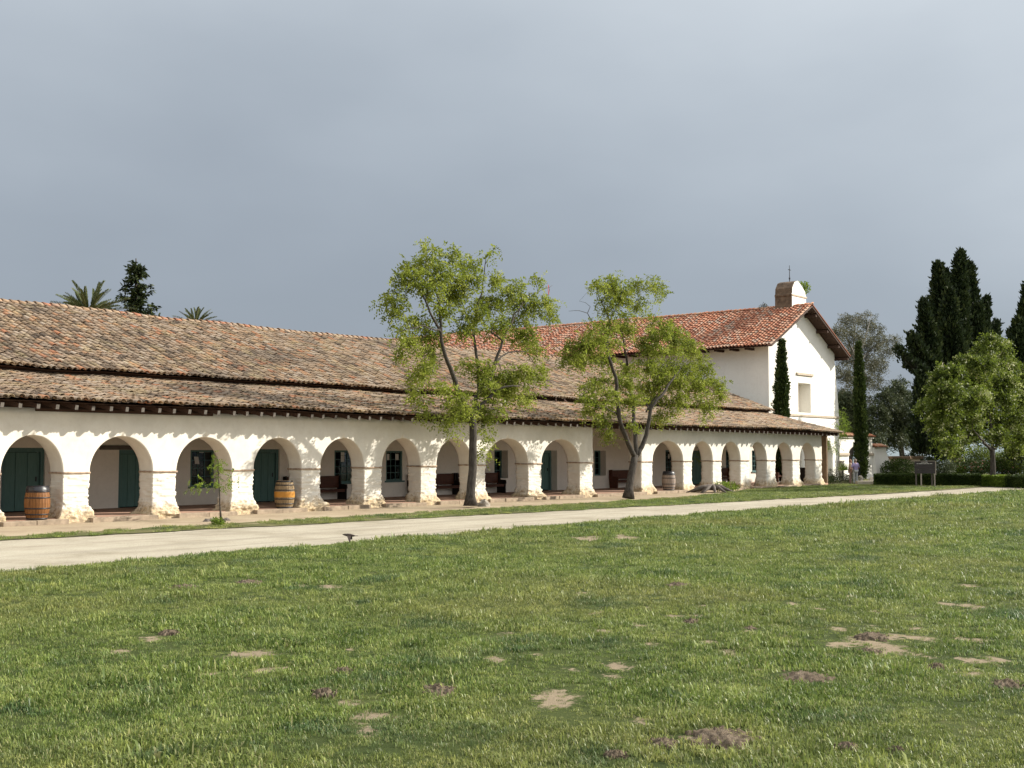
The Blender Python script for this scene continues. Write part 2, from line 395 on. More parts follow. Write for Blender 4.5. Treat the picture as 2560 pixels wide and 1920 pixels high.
def mat_grass(name, a, b, c_):
    s = NT(name)
    n1 = s.noise(0.16, 3, 0.5); n2 = s.noise(1.3, 5, 0.65); r = s.n('ShaderNodeObjectInfo').outputs['Random']
    c = s.ramp(s.math('ADD', s.math('MULTIPLY', n2, 0.75), s.math('MULTIPLY', s.attr('rnd'), 0.3)), [(0.32, a), (0.52, b), (0.72, c_)])
    c = s.mix(s.math('MULTIPLY', s.ramp(n1, [(0.45, 0.0), (0.65, 1.0)]), 0.55), c, (0.26, 0.26, 0.085))
    c = s.mix(s.math('MULTIPLY', s.ramp(s.noise(0.55, 4, 0.6, s.scaled(1, 1.3, 1)), [(0.56, 0.0), (0.66, 1.0)]), 0.6), c, (0.050, 0.105, 0.048))
    c = s.mix(0.85, c, s.ramp(r, [(0.0, (0.52, 0.58, 0.55)), (0.45, (0.97, 0.97, 0.97)), (0.82, (1.35, 1.3, 1.25)), (1.0, (1.8, 1.6, 1.6))]), 'MULTIPLY')
    c = s.mix(s.math('MULTIPLY', s.ramp(s.attr('rnd'), [(0.90, 0.0), (0.92, 1.0)]), 0.6), c, (0.36, 0.33, 0.16))
    p = s.n('ShaderNodeBsdfPrincipled'); s.set(p.inputs['Base Color'], c); p.inputs['Roughness'].default_value = 0.45
    p.inputs['Specular IOR Level'].default_value = 0.3
    t = s.n('ShaderNodeBsdfTranslucent'); s.set(t.inputs[0], c)
    m = s.n('ShaderNodeMixShader'); m.inputs[0].default_value = 0.35
    s.t.links.new(p.outputs[0], m.inputs[1]); s.t.links.new(t.outputs[0], m.inputs[2]); s.t.links.new(m.outputs[0], s.out.inputs[0])
    return s.m
M['grass'] = mat_grass('lawn_grass', (0.060, 0.105, 0.022), (0.152, 0.214, 0.044), (0.30, 0.345, 0.11))

def fbm(x, y, z=0.0, o=4):
    return noise.fractal(Vector((x, y, z)), 1.0, 2.0, o)
def ss(a, b, x):
    t = np.clip((x - a) / (b - a), 0, 1); return t * t * (3 - 2 * t)

# ================================================================== GROUND
boxo('ground', -400, 122, -400, 260, -12.5, -0.03, M['dirt'], kind='structure')
boxo('valley_ground', -6000, 6000, -6000, 6000, -14, -12, M['hazed_ground'], kind='structure')
def hills():
    n = 160; V = []; Q = []
    for i in range(n):
        a = 2 * math.pi * i / n
        for k, (rr, hh) in enumerate(((3000, 0), (3300, 0.6), (3700, 1.0), (4300, 0.0))):
            h = (95 + 55 * fbm(math.cos(a) * 2.3, math.sin(a) * 2.3, 3.3)) * hh
            V.append((rr * math.cos(a), rr * math.sin(a), -12.5 + h))
    for i in range(n):
        j = (i + 1) % n
        for k in range(3): Q.append((i*4+k, j*4+k, j*4+k+1, i*4+k+1))
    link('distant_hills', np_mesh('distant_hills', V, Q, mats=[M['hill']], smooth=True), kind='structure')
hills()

def sheet(name, x0, x1, step, y0f, y1f, ny, z, mat_, bumpf=None, dirtf=None):
    xs = np.arange(x0, x1 + step / 2, step); nx = len(xs)
    V = np.zeros((nx, ny + 1, 3))
    for i, x in enumerate(xs):
        a, b = y0f(x), y1f(x)
        V[i, :, 0] = x; V[i, :, 1] = np.linspace(a, b, ny + 1); V[i, :, 2] = z
    if bumpf is not None: V[:, :, 2] += bumpf(V[:, :, 0], V[:, :, 1])
    idx = np.arange(nx * (ny + 1)).reshape(nx, ny + 1)
    Q = np.stack([idx[:-1, :-1], idx[1:, :-1], idx[1:, 1:], idx[:-1, 1:]], -1).reshape(-1, 4)
    me = np_mesh(name, V, Q, mats=[mat_], smooth=True)
    if dirtf is not None:
        a = me.attributes.new('dirt', 'FLOAT', 'POINT')
        a.data.foreach_set('value', dirtf(V[:, :, 0].ravel(), V[:, :, 1].ravel()).astype(np.float32))
    return link(name, me, kind='structure')

# bare patches (centre and half sizes as seen in the photo, laid out on the ground plane)
LIGHT, DARK = [], []
def addp(lst, ox, oy, s_, rows):
    for (x, y, rx, ry) in rows:
        px, py = ox + x / s_, oy + y / s_
        X, Y = gnd(px, py); d = depth_of(X, Y)
        lst.append((X, Y, rx / s_ * d / FPX, ry / s_ * d * d / (FPX * CAMZ)))
addp(LIGHT, 0, 1400, 1.728, [(650,338,50,8),(1100,408,80,13),(735,468,55,8),(880,495,45,8),(620,500,45,7),(1145,480,40,8),(1255,467,25,5),
    (1430,115,45,5),(1300,113,30,4),(1540,615,95,12),(1600,680,90,17),(1550,712,60,10),(2165,325,45,8),(2125,435,45,6),(1520,200,40,4)])
addp(LIGHT, 1280, 1400, 1.728, [(190,612,60,46),(270,470,45,11),(440,470,58,22),(610,475,40,7),(680,242,60,5),(1050,248,40,6),(1035,315,30,5),
    (1410,298,40,12),(1400,365,65,17),(1200,398,60,9),(960,432,50,5),(1390,422,40,8),(1640,388,50,17),(1710,335,90,11),(1750,300,35,5),
    (1875,195,35,6),(1975,108,35,6),(1330,215,25,7),(1970,440,50,10),(2060,420,50,8),(1840,430,30,6),(1960,615,35,6),(640,890,95,20),
    (120,410,40,8),(2000,315,30,4),(1440,155,25,5),(2150,435,30,6),(560,705,50,10),(450,700,30,6),(1500,292,30,4),(870,228,20,4),(1290,170,30,4)])
rs_ = random.Random(4)
addp(LIGHT, 1280, 1400, 1.728, [(rs_.uniform(250, 2210), rs_.triangular(100, 560, 330), rs_.uniform(10, 34), rs_.uniform(2.5, 6)) for _ in range(75)])
addp(LIGHT, 0, 1400, 1.728, [(rs_.uniform(400, 2210), rs_.triangular(250, 850, 450), rs_.uniform(8, 22), rs_.uniform(2.5, 5)) for _ in range(26)])
addp(LIGHT, 1200, 960, 3.456, [(960,1335,105,22),(1280,1330,95,20)])
addp(DARK, 0, 1400, 1.728, [(800,122,55,8),(1075,100,45,8),(730,318,35,6),(1490,485,50,11),(1400,578,45,14),(1895,565,68,18)])
addp(DARK, 1280, 1400, 1.728, [(720,112,45,7),(780,272,35,9),(1550,335,60,13),(1535,402,50,9),(1270,515,98,25),(1835,465,30,11),(2145,545,62,22),
    (900,775,140,36),(650,800,60,18),(1450,815,50,13),(450,850,45,11),(1030,303,25,5),(1665,830,35,8)])
_rd = _F.xy.normalized(); 
def patch_mask(X, Y, lst, grow=1.0, soft=0.5):
    m = np.zeros_like(X)
    for (cx, cy, rx, ry) in lst:
        if rx <= 0: continue
        r = Vector((cx, cy)).normalized(); l = Vector((r.y, -r.x))
        dx, dy = X - cx, Y - cy
        u = (dx * l.x + dy * l.y) / (rx * grow); v = (dx * r.x + dy * r.y) / (ry * grow)
        near_ = (np.abs(u) < 2.5) & (np.abs(v) < 2.5); q_ = np.sqrt(u * u + v * v)
        q_[near_] += 1.0 * nfield(X[near_], Y[near_], 0.16) + 0.45 * nfield(X[near_] + 5, Y[near_], 0.06)
        m = np.maximum(m, 1 - ss(1 - soft, 1 + soft, q_))
    return m
nz = np.array([[fbm(i * 0.37, j * 0.37, 9.1, 3) for j in range(140)] for i in range(360)])
def nfield(X, Y, s_=1.0):
    """cheap tiling-free lookup of smooth noise"""
    u = (X + 30) / s_; v = (Y + 20) / s_
    ui, vi = np.floor(u).astype(int), np.floor(v).astype(int); fu, fv = u - ui, v - vi; i = ui % 359; j = vi % 139
    return (nz[i, j]*(1-fu)*(1-fv) + nz[i+1, j]*fu*(1-fv) + nz[i, j+1]*(1-fu)*fv + nz[i+1, j+1]*fu*fv)
def lawn_bump(X, Y): return 0.02 * nfield(X, Y, 0.35) + 0.015 * nfield(X, Y, 1.0) - 0.012
path_lo = lambda x: 18.9 + 0.9 * math.exp(-((x - 30) / 22) ** 2) + 0.10 * fbm(x * 0.9, 3.1) - 0.012 * max(0, x - 50)
path_hi = lambda x: 26.3 - 0.085 * min(max(x - 14, 0), 45) + 0.22 * fbm(x * 0.6, 7.7) + 0.12 * fbm(x * 2.2, 1.7)
verge_hi = lambda x: 27.5 + 3.6 * float(ss(44, 62, np.array(x))) + 0.25 * fbm(x * 0.5, 12.7)
DIRTF2 = lambda X, Y: np.maximum(patch_mask(X, Y, LIGHT, 0.98, 0.85), patch_mask(X, Y, DARK, 1.3, 0.5))
DIRTF = lambda X, Y: np.maximum(patch_mask(X, Y, LIGHT, 1.05, 0.75), patch_mask(X, Y, DARK, 0.8, 0.5))
sheet('lawn', -12, 111, 0.22, lambda x: -12.0, path_lo, 140, 0.015, M['lawn'], lawn_bump, DIRTF)
sheet('gravel_path', -12, 111, 0.5, lambda x: path_lo(x) - 0.6, lambda x: path_hi(x) + 0.5, 24, -0.012, M['gravel'],
      lambda X, Y: 0.006 * nfield(X, Y, 0.5))
sheet('grass_verge', 4, 76, 0.25, path_hi, verge_hi, 24, 0.006, M['verge'], lambda X, Y: 0.02 * nfield(X, Y, 0.5))
sheet('dirt_strip', 4, 70, 0.5, lambda x: verge_hi(x) - 0.5, lambda x: 36.0, 24, -0.006, M['dirt'], lambda X, Y: 0.02 * nfield(X, Y, 0.7))
sheet('garden_ground', 70, 120, 0.5, lambda x: 23.9 if x < 76 else 22.5, lambda x: 60, 40, 0.0, M['verge'], lambda X, Y: 0.02 * nfield(X, Y, 0.7))

# ---- grass tufts, instanced over the lawn (nobody could count them)
def tuft_mesh(name, nb, rad, h, w):
    V, T, A = [], [], []
    for b in range(nb):
        a = random.uniform(0, 6.283); r = rad * math.sqrt(random.random())
        x, y = r * math.cos(a), r * math.sin(a)
        la = random.uniform(0, 6.283); lean = random.uniform(0.1, 0.95)
        hh = h * random.uniform(0.45, 1.15); ww = w * random.uniform(0.6, 1.3)
        dx, dy = math.cos(la) * lean * hh, math.sin(la) * lean * hh
        sx, sy = -math.sin(la) * ww, math.cos(la) * ww
        i = len(V)
        V += [(x - sx, y - sy, 0), (x + sx, y + sy, 0), (x + dx*0.45 - sx*0.8, y + dy*0.45 - sy*0.8, hh*0.62),
              (x + dx*0.45 + sx*0.8, y + dy*0.45 + sy*0.8, hh*0.62), (x + dx, y + dy, hh*(0.98 - 0.35*lean))]
        T += [(i, i+1, i+3), (i, i+3, i+2), (i+2, i+3, i+4)]; q = random.random(); A += [q]*3
    return np_mesh(name, V, None, T, mats=[M['grass']], fattr=A)
tufts = []
for k in range(7):
    t = bpy.data.objects.new('grass_tuft_source', tuft_mesh('grass_tuft', 30, 0.095, 0.042 + 0.010 * (k % 3), 0.0038))
    tufts.append(t)
tcol = bpy.data.collections.new('grass_tuft_sources')
for t in tufts: tcol.objects.link(t)
def scatter(name, P, S, label):
    me = bpy.data.meshes.new(name); me.vertices.add(len(P)); me.vertices.foreach_set('co', np.asarray(P, np.float32).ravel())
    a = me.attributes.new('size', 'FLOAT', 'POINT'); a.data.foreach_set('value', np.asarray(S, np.float32))
    me.update()
    o = link(name, me, label=label, cat='grass', kind='stuff')
    g = bpy.data.node_groups.new(name + '_nodes', 'GeometryNodeTree')
    g.interface.new_socket('Geometry', in_out='INPUT', socket_type='NodeSocketGeometry')
    g.interface.new_socket('Geometry', in_out='OUTPUT', socket_type='NodeSocketGeometry')
    N = g.nodes; L = g.links
    gi, go = N.new('NodeGroupInput'), N.new('NodeGroupOutput')
    ci = N.new('GeometryNodeCollectionInfo'); ci.inputs[0].default_value = tcol
    ci.inputs['Separate Children'].default_value = True; ci.inputs['Reset Children'].default_value = True
    ip = N.new('GeometryNodeInstanceOnPoints'); ip.inputs['Pick Instance'].default_value = True
    rv = N.new('FunctionNodeRandomValue'); rv.data_type = 'FLOAT_VECTOR'
    rv.inputs[0].default_value = (-0.15, -0.15, 0); rv.inputs[1].default_value = (0.15, 0.15, 6.283)
    ri = N.new('FunctionNodeRandomValue'); ri.data_type = 'INT'; ri.inputs[4].default_value = 0; ri.inputs[5].default_value = len(tufts) - 1
    at = N.new('GeometryNodeInputNamedAttribute'); at.data_type = 'FLOAT'; at.inputs[0].default_value = 'size'
    L.new(gi.outputs[0], ip.inputs['Points']); L.new(ci.outputs[0], ip.inputs['Instance'])
    L.new(rv.outputs[0], ip.inputs['Rotation']); L.new(ri.outputs[2], ip.inputs['Instance Index'])
    L.new(at.outputs[0], ip.inputs['Scale']); L.new(ip.outputs[0], go.inputs[0])
    md = o.modifiers.new('scatter', 'NODES'); md.node_group = g
    return o
def grass_points():
    P, S = [], []
    for (d0, d1, dens, sc0) in ((4.5, 10, 260, 0.82), (10, 16, 200, 0.92), (16, 26, 125, 1.1), (26, 42, 62, 1.45), (42, 75, 24, 2.2)):
        area_half = 0.56
        n = int(dens * (2 * area_half / 2) * (d1*d1 - d0*d0) )
        d = np.sqrt(rng.uniform(d0*d0, d1*d1, n)); u = rng.uniform(-area_half, area_half, n)
        X = d * math.cos(ALPHA) + d * u * _R.x; Y = d * math.sin(ALPHA) + d * u * _R.y
        lo = np.array([path_lo(x) for x in X])
        edge = lo + 0.10 * nfield(X, Y, 0.12)
        m = DIRTF2(X, Y) + 0.30 * nfield(X, Y, 0.12) 
        thin = 0.35 * ss(0.2, 0.7, nfield(X + 7, Y, 0.3))
        keep = (Y < edge) & (Y > -10) & ((m < 0.08 + 0.85 * rng.uniform(0, 1, n) ** 1.2) | (rng.uniform(0, 1, n) < 0.10)) & (rng.uniform(0, 1, n) > thin)
        X, Y = X[keep], Y[keep]
        P.append(np.stack([X, Y, 0.015 + lawn_bump(X, Y)], -1))
        sz = sc0 * (0.75 + 0.5 * rng.uniform(0, 1, len(X))) * (1.0 + 0.9 * np.clip(nfield(X, Y + 3, 0.45), -0.6, 0.9))
        sz = sz * (1 - 0.5 * ss(0.0, 0.4, patch_mask(X, Y, LIGHT, 1.7, 0.6)))
        sz = sz * np.where(rng.uniform(0, 1, len(X)) < 0.035, 1.55, 1.0)
        S.append(sz)
    return np.concatenate(P), np.concatenate(S)
P, S = grass_points()
scatter('lawn_grass', P, S, 'rough green mown grass covering the lawn in front of the gravel path')
n = 26000
X = rng.uniform(8, 76, n); Y = rng.uniform(23, 32, n)
hi = np.array([path_hi(x) for x in X]); vh = np.array([verge_hi(x) for x in X])
f = nfield(X, Y, 0.35); 
edgew = np.minimum(Y - hi, vh - Y)
keep = (edgew > -0.05 + 0.35 * nfield(X, Y, 0.2)) & (f > -0.10 - 0.35 * ss(26, 40, X)) & (Y < 31.0)
X, Y = X[keep], Y[keep]
scatter('verge_grass', np.stack([X, Y, np.full(len(X), 0.01)], -1), rng.uniform(0.7, 1.4, len(X)) * (1.0 + 0.3 * (X > 40)), 'patchy strip of grass between the gravel path and the porch dirt')

# ---- dug-up soil mounds
mound_where = ['small dark soil patch left of the bird, far side of the lawn', 'small dark soil patch nearest the path below the bird', 'thin dark soil smear on the left lawn',
    'flat brown mound just left of the middle of the lawn', 'compact dark mound left of the pale patches, lower middle lawn', 'wide brown mound in the lower centre of the lawn',
    'faint brown mound below the two pale upper patches', 'small brown mound amid yellowish grass, right of centre', 'dark mound between pale patches on the right lawn',
    'dark mound just under the pale patches on the right lawn', 'broad dark clump of clods in the lower right lawn', 'small dark mound near the right edge of the lawn', 'dark mound cut by the right edge of the photo',
    'largest heap of dug-up clods, front of the lawn near the bottom edge', 'low crumbly left shoulder beside the largest heap', 'small clod heap right of the largest one at the bottom',
    'thin dark soil smear at the bottom left of the largest heap', 'tiny brown spot in grass below the right pale specks', 'faint brown smear right of the bottom clod heap']
for (cx, cy, rx, ry), lab in zip(DARK, mound_where):
    nx_, ny_ = 44, 34; V = []; Q = []
    r = Vector((cx, cy)).normalized(); l = Vector((r.y, -r.x))
    h = min(0.085, 0.03 + 0.08 * rx)
    ryy = min(ry, rx * 1.6)
    for i in range(nx_ + 1):
        for j in range(ny_ + 1):
            u, v = -1.25 + 2.5 * i / nx_, -1.25 + 2.5 * j / ny_
            q = math.sqrt(u*u + v*v) + 0.75 * fbm(u * 2.3 + cx, v * 2.3 + cy, 0, 4)
            lump = 0.5 + 0.5 * noise.noise(Vector((u * 5 + cx, v * 5, 1))) + 0.35 * noise.noise(Vector((u * 13 + cx, v * 13, 2)))
            z = h * max(0.0, 1 - q) ** 0.7 * (0.25 + 1.1 * lump) if q < 1 else -0.03
            p = Vector((cx, cy)) + l * (u * rx) + r * (v * ryy)
            V.append((p.x - cx, p.y - cy, z))
    for i in range(nx_):
        for j in range(ny_):
            a = i * (ny_ + 1) + j; Q.append((a, a + ny_ + 1, a + ny_ + 2, a + 1))
    o = link('soil_mound', np_mesh('soil_mound', V, Q, mats=[M['mound']]), label=lab, cat='soil mound', group='dug-up soil mounds on the lawn')
    o.location = (cx, cy, 0.012)

# ================================================================== ARCADE BUILDING
YF, WT, YI = 31.4, 0.7, 36.0      # front face, thickness, rear wall of the porch
ZC = lambda x: 2.50 + 0.10 * float(ss(24, 40, np.array(x)))
ZS = lambda x: 1.42 + 0.15 * float(ss(20, 50, np.array(x)))
ZT = 3.24
apx = [(1,158),(224,382),(440.5,580),(633.3,754.8),(800.5,911),(954.5,1052),(1090.5,1180),(1213.9,1321),(1353.4,1449.4),None,
       (1631,1707.8),(1729.5,1781.6),(1803.6,1851),(1872.7,1917),(1938.7,1981),(1999.5,2038.5)]
arches = []
for a in apx:
    if a is None: arches.append(('bay', atY(1482, 1160, YF)[0], atY(1603, 1160, YF)[0])); continue
    arches.append(('arch', atY(a[0], 1165, YF)[0], atY(a[1], 1165, YF)[0]))
step = arches[2][1] - arches[1][1]
for k in range(1, 4): arches.insert(0, ('arch', arches[0][1] - step, arches[0][2] - step))
XEND = atY(2054.5, 1150, YF)[0]
XBEG = arches[0][1] - 0.9
convent = thing('arcade_building', (16, YF, 0), 'long low adobe building with white arcaded porch and weathered tile roof', 'building')
inv = Matrix.Translation((-16, -YF, 0))
def sub(name, me, parent=convent, **kw):
    """child whose mesh is given in world coordinates"""
    o = link(name, me, parent, **kw)
    o.matrix_parent_inverse = parent.matrix_world.inverted() if False else Matrix.Translation(-Vector(parent_world(parent)))
    return o
def parent_world(p):
    v = Vector(p.location)
    while p.parent: p = p.parent; v = v + Vector(p.location)
    return v
convent_off = Vector((16, YF, 0))
def wbox(name, x0, x1, y0, y1, z0, z1, mat_, parent=convent, bevel=0, **kw):
    b = MB(); b.box(x0, x1, y0, y1, z0, z1)
    return sub(name, b.mesh(name, [mat_], False, bevel), parent, **kw)

def pier_mesh(xl, xr, AL, AR, near, seed, y0, th, zt, zs, zc_fn, rough=1.0):
    """AL/AR: ('arch', cx, a) giving the neighbouring opening's centre and half width, or None for a square end"""
    nzl = 70 if near else 36
    nf = 26 if near else 14; nj = 12 if near else 7
    zl = list(np.linspace(-0.12, zs, nzl))
    zc = zc_fn
    for t in np.linspace(0, 1, 20 if near else 12)[1:]:
        zl.append(zs + (zc - zs) * math.sin(t * math.pi / 2))
    zl += list(np.linspace(zc, zt, 5)[1:])
    def edges(z):
        if z <= zs: a, b = xl, xr
        elif z < zc - 1e-6:
            k = math.sqrt(max(0, 1 - ((z - zs) / (zc - zs)) ** 2))
            a = AL[0] + AL[1] * k if AL else xl
            b = AR[0] - AR[1] * k if AR else xr
        else: a = AL[0] if AL else xl; b = AR[0] if AR else xr
        return a, b
    fl = 0.27 * (0.85 + 0.5 * noise.noise(Vector((seed * 3.7, 1, 1)))); hf = 0.55 + 0.12 * noise.noise(Vector((seed * 1.3, 4, 2)))
    def D(x, y, z, s_, t_):
        e = fl * max(0, (hf - z) / hf) ** 1.2 if z < hf else 0.0
        n = 0.0
        if z < zs:
            c = math.floor((z + seed) / 0.066); fr = (z + seed) / 0.066 - c
            jag = (noise.cell(Vector((c * 1.0 + 0.5, math.floor((x + 0.13 * (c % 2)) / 0.28) + .5, math.floor((y + 0.13 * (c % 2)) / 0.28) + seed))) - 0.5) * 0.015
            n += jag - (0.0045 if fr < 0.26 else 0.0)
            n *= min(1, max(0, (zs - z) / 0.1))
        k = max(0, 1 - z / (hf + 0.1))
        n += 0.13 * k * noise.fractal(Vector((x * 3.1, y * 3.1, z * 4.5)), 0.8, 2.1, 4)
        n += 0.012 * noise.fractal(Vector((x * 2, y * 2, z * 2)), 1.0, 2.0, 3)
        n *= rough
        return s_ * (e + n), t_ * (e * 0.7 + n), 0.0
    rows = []
    V = []; idx = {}
    def vert(x, y, z, s_, t_):
        d = D(x, y, z, s_, t_)
        V.append((x + d[0], y + d[1], z)); return len(V) - 1
    F, Bk, L, Rr = [], [], [], []
    def sgn(q, sharp=6.0): return max(-1, min(1, q * 1.0))
    for z in zl:
        a, b = edges(z)
        has = z < zc - 1e-6
        fr = []; bk = []
        for i in range(nf + 1):
            u = i / nf; x = a + (b - a) * u
            s_ = (2 * u - 1); s_ = math.copysign(abs(s_) ** 1.5, s_)
            sx = s_ if z < zs + 0.001 else s_ * max(0, 1 - (z - zs) * 3)
            fr.append(vert(x, y0, z, sx, -1)); bk.append(vert(x, y0 + th, z, sx, 1))
        F.append(fr); Bk.append(bk)
        if has:
            for (xx, s_, lst, c0, c1) in ((a, -1, L, fr[0], bk[0]), (b, 1, Rr, fr[-1], bk[-1])):
                row = [c0]
                for j in range(1, nj):
                    t = j / nj; t_ = 2 * t - 1; t_ = math.copysign(abs(t_) ** 2, t_)
                    row.append(vert(xx, y0 + th * t, z, s_ if z < zs + 0.001 else s_ * max(0, 1 - (z - zs) * 3), t_))
                row.append(c1); lst.append(row)
    # close the soffit at the crown
    if AL: L.append([F[len(L)][0]] + [None] * (nj - 1) + [Bk[len(L)][0]])
    if AR: Rr.append([F[len(Rr)][-1]] + [None] * (nj - 1) + [Bk[len(Rr)][-1]])
    for lst, c in ((L, 0), (Rr, -1)):
        if lst and lst[-1][1] is None:
            f, b = lst[-1][0], lst[-1][-1]
            for j in range(1, nj):
                t = j / nj
                V.append(tuple(V[f][k] * (1 - t) + V[b][k] * t for k in range(3))); lst[-1][j] = len(V) - 1
    Q = []
    def grid(rows_, flip):
        for r0, r1 in zip(rows_[:-1], rows_[1:]):
            for i in range(len(r0) - 1):
                q = (r0[i], r0[i+1], r1[i+1], r1[i]); Q.append(q[::-1] if flip else q)
    grid(F, False); grid(Bk, True); grid(L, True); grid(Rr, False)
    if not AL or not AR:   # square ends run to the top
        pass
    T = []
    top_f, top_b = F[-1], Bk[-1]
    for i in range(nf): Q.append((top_f[i], top_f[i+1], top_b[i+1], top_b[i]))
    for side_, A, c in ((0, AL, 0), (1, AR, -1)):
        if A is None:
            k0 = len(L if side_ == 0 else Rr) - 1
            for k in range(k0, len(F) - 1):
                q = (F[k][c], F[k+1][c], Bk[k+1][c], Bk[k][c]); Q.append(q if side_ == 0 else q[::-1])
    return np_mesh('arch_pier', V, Q, mats=[M['plaster']])
def edge_info(k, side_):
    t, a, b = arches[k]
    if t == 'bay': return None
    return ((a + b) / 2, (b - a) / 2)
PIERS = []
cells = []
cells.append((XBEG, arches[0][1], None, edge_info(0, 0)))
for k in range(len(arches) - 1):
    cells.append((arches[k][2], arches[k+1][1], edge_info(k, 1), edge_info(k+1, 0)))
cells.append((arches[-1][2], XEND, edge_info(len(arches)-1, 1), None))
for k, (xl, xr, AL, AR) in enumerate(cells):
    xm = (xl + xr) / 2
    p = sub('arch_pier', pier_mesh(xl, xr, AL, AR, xm < 45, k * 1.37, YF, WT, ZT + 0.02, ZS(xm), ZC(xm)))
    PIERS.append(p)
    # brick impost course round the pier
    V = []; zs = ZS(xm); nn = 40; b = MB(); 
    loop = []
    per = [(xl, YF), (xr, YF), (xr, YF + WT), (xl, YF + WT)]
    if k in (0,) : per = per
    for e in range(4):
        (ax, ay), (bx, by) = per[e], per[(e+1) % 4]
        for i in range(10):
            t = i / 10; x, y = ax + (bx - ax)*t, ay + (by - ay)*t
            nx_, ny_ = [(0,-1),(1,0),(0,1),(-1,0)][e]
            if i == 0: px_, py_ = [(0,-1),(1,0),(0,1),(-1,0)][e-1]; nx_, ny_ = nx_ + px_, ny_ + py_
            loop.append((x, y, nx_, ny_))
    m = len(loop); V = []; Q = []
    for (x, y, nx_, ny_) in loop:
        w = 0.028 + 0.016 * noise.noise(Vector((x*9, y*9, zs))); dz = 0.014 * noise.noise(Vector((x*1.5, y*2, 5)))
        hh = 0.026 + 0.012 * noise.noise(Vector((x*7, y*7, 3)))
        for ww, zz in ((-0.06, zs - hh + dz), (w, zs - hh + dz), (w, zs + hh + dz), (-0.06, zs + hh + dz)):
            V.append((x + nx_*ww, y + ny_*ww, zz))
    for i in range(m):
        j = (i+1) % m
        for c in range(3): Q.append((i*4+c, j*4+c, j*4+c+1, i*4+c+1))
    led = link('impost_ledge', np_mesh('impost_ledge', V, Q, mats=[M['impost']]), p)
    # rubble and fallen plaster at the foot of the pier are part of its shape
def fix_world(o, root_loc):
    pass
# (meshes of arcade parts are in world coordinates; shift the building's children back)
bay = [a for a in arches if a[0] == 'bay'][0]
wbox('lintel_beam', bay[1] - 0.35, bay[2] + 0.35, YF + 0.12, YF + 0.5, ZT - 0.02, ZT + 0.2, M['dark_wood'])
wbox('corner_pier', XEND + 0.95, XEND + 1.12, YF + 0.12, YF + 1.3, -0.05, 3.3, M['adobe'])

# ---- porch floor with kerb stones
porch = sub('porch_floor', (lambda b: (b.box(XBEG, XEND + 0.9, YF + 0.02, YI, -0.1, 0.13), b.mesh('porch_floor', [M['floor']]))[1])(MB()))
for k, a in enumerate(arches):
    x = a[1] - 0.05; e = a[2] + 0.05; ks = max(2, round((e - x) / 1.05)); kw = (e - x) / ks
    for _i in range(ks):
        w = kw
        dz = random.uniform(-0.012, 0.008); dy = random.uniform(-0.03, 0.03)
        b = MB(); b.box(x, x + w - 0.012, YF - 0.30 + dy, YF + 0.016, -0.1, 0.127 + dz)
        link('kerb_stone', b.mesh('kerb_stone', [M['kerb']], False, 0.01), porch)
        x += w

# ---- rear wall of the porch with its openings
def wall_with_holes(name, x0, x1, y0, y1, z0, z1, holes, mat_, parent):
    b = MB(); x = x0
    for (a, c, lo, hi_) in sorted(holes):
        b.box(x, a, y0, y1, z0, z1)
        if lo > z0: b.box(a, c, y0, y1, z0, lo)
        b.box(a, c, y0, y1, hi_, z1); x = c
    b.box(x, x1, y0, y1, z0, z1)
    return sub(name, b.mesh(name, [mat_]), parent)
def xw(px): return atY(px, 1170, YI)[0]
doors = [(4, 113, 2.16, 0.12, 0), (297, 372, 2.10, 0.12, 1), (618, 699, 2.14, 0.12, 0), (1345, 1393, 2.12, 0.42, 0), (1729, 1772, 2.12, 0.35, 0)]
wins = [(476, 535, 0.78, 2.10, 0.08), (836, 890, 0.78, 2.10, 0.08), (965, 1006, 0.80, 2.08, 0.08), (1236, 1270, 0.80, 2.12, 0.45), (1486, 1515, 0.80, 2.12, 0.42),
        (1664, 1690, 0.80, 2.15, 0.15), (1815, 1832, 0.85, 2.15, 0.15), (1880, 1897, 0.80, 2.15, 0.15), (1940, 1958, 0.80, 2.20, 0.15)]
holes = [(xw(a), xw(b), 0.10, h) for a, b, h, r_, l in doors] + [(xw(a), xw(b), lo, hi_) for a, b, lo, hi_, r_ in wins]
XR = 70.0
WEND = xw(1972)
rear = wall_with_holes('rear_wall', XBEG, WEND, YI, YI + 0.55, 0.0, 4.3, holes, M['inner_plaster'], convent)
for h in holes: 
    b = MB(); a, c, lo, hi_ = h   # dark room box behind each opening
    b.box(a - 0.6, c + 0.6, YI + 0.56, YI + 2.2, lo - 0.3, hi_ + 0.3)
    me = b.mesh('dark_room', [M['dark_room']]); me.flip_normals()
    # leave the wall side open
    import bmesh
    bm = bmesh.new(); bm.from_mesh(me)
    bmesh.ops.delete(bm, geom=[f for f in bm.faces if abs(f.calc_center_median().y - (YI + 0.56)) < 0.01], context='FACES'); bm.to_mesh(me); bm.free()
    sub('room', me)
pl_lab = ['wide double plank door behind the first arch', 'single plank door under a rough timber lintel', None, 'tall plank door set deep in the wall', None]
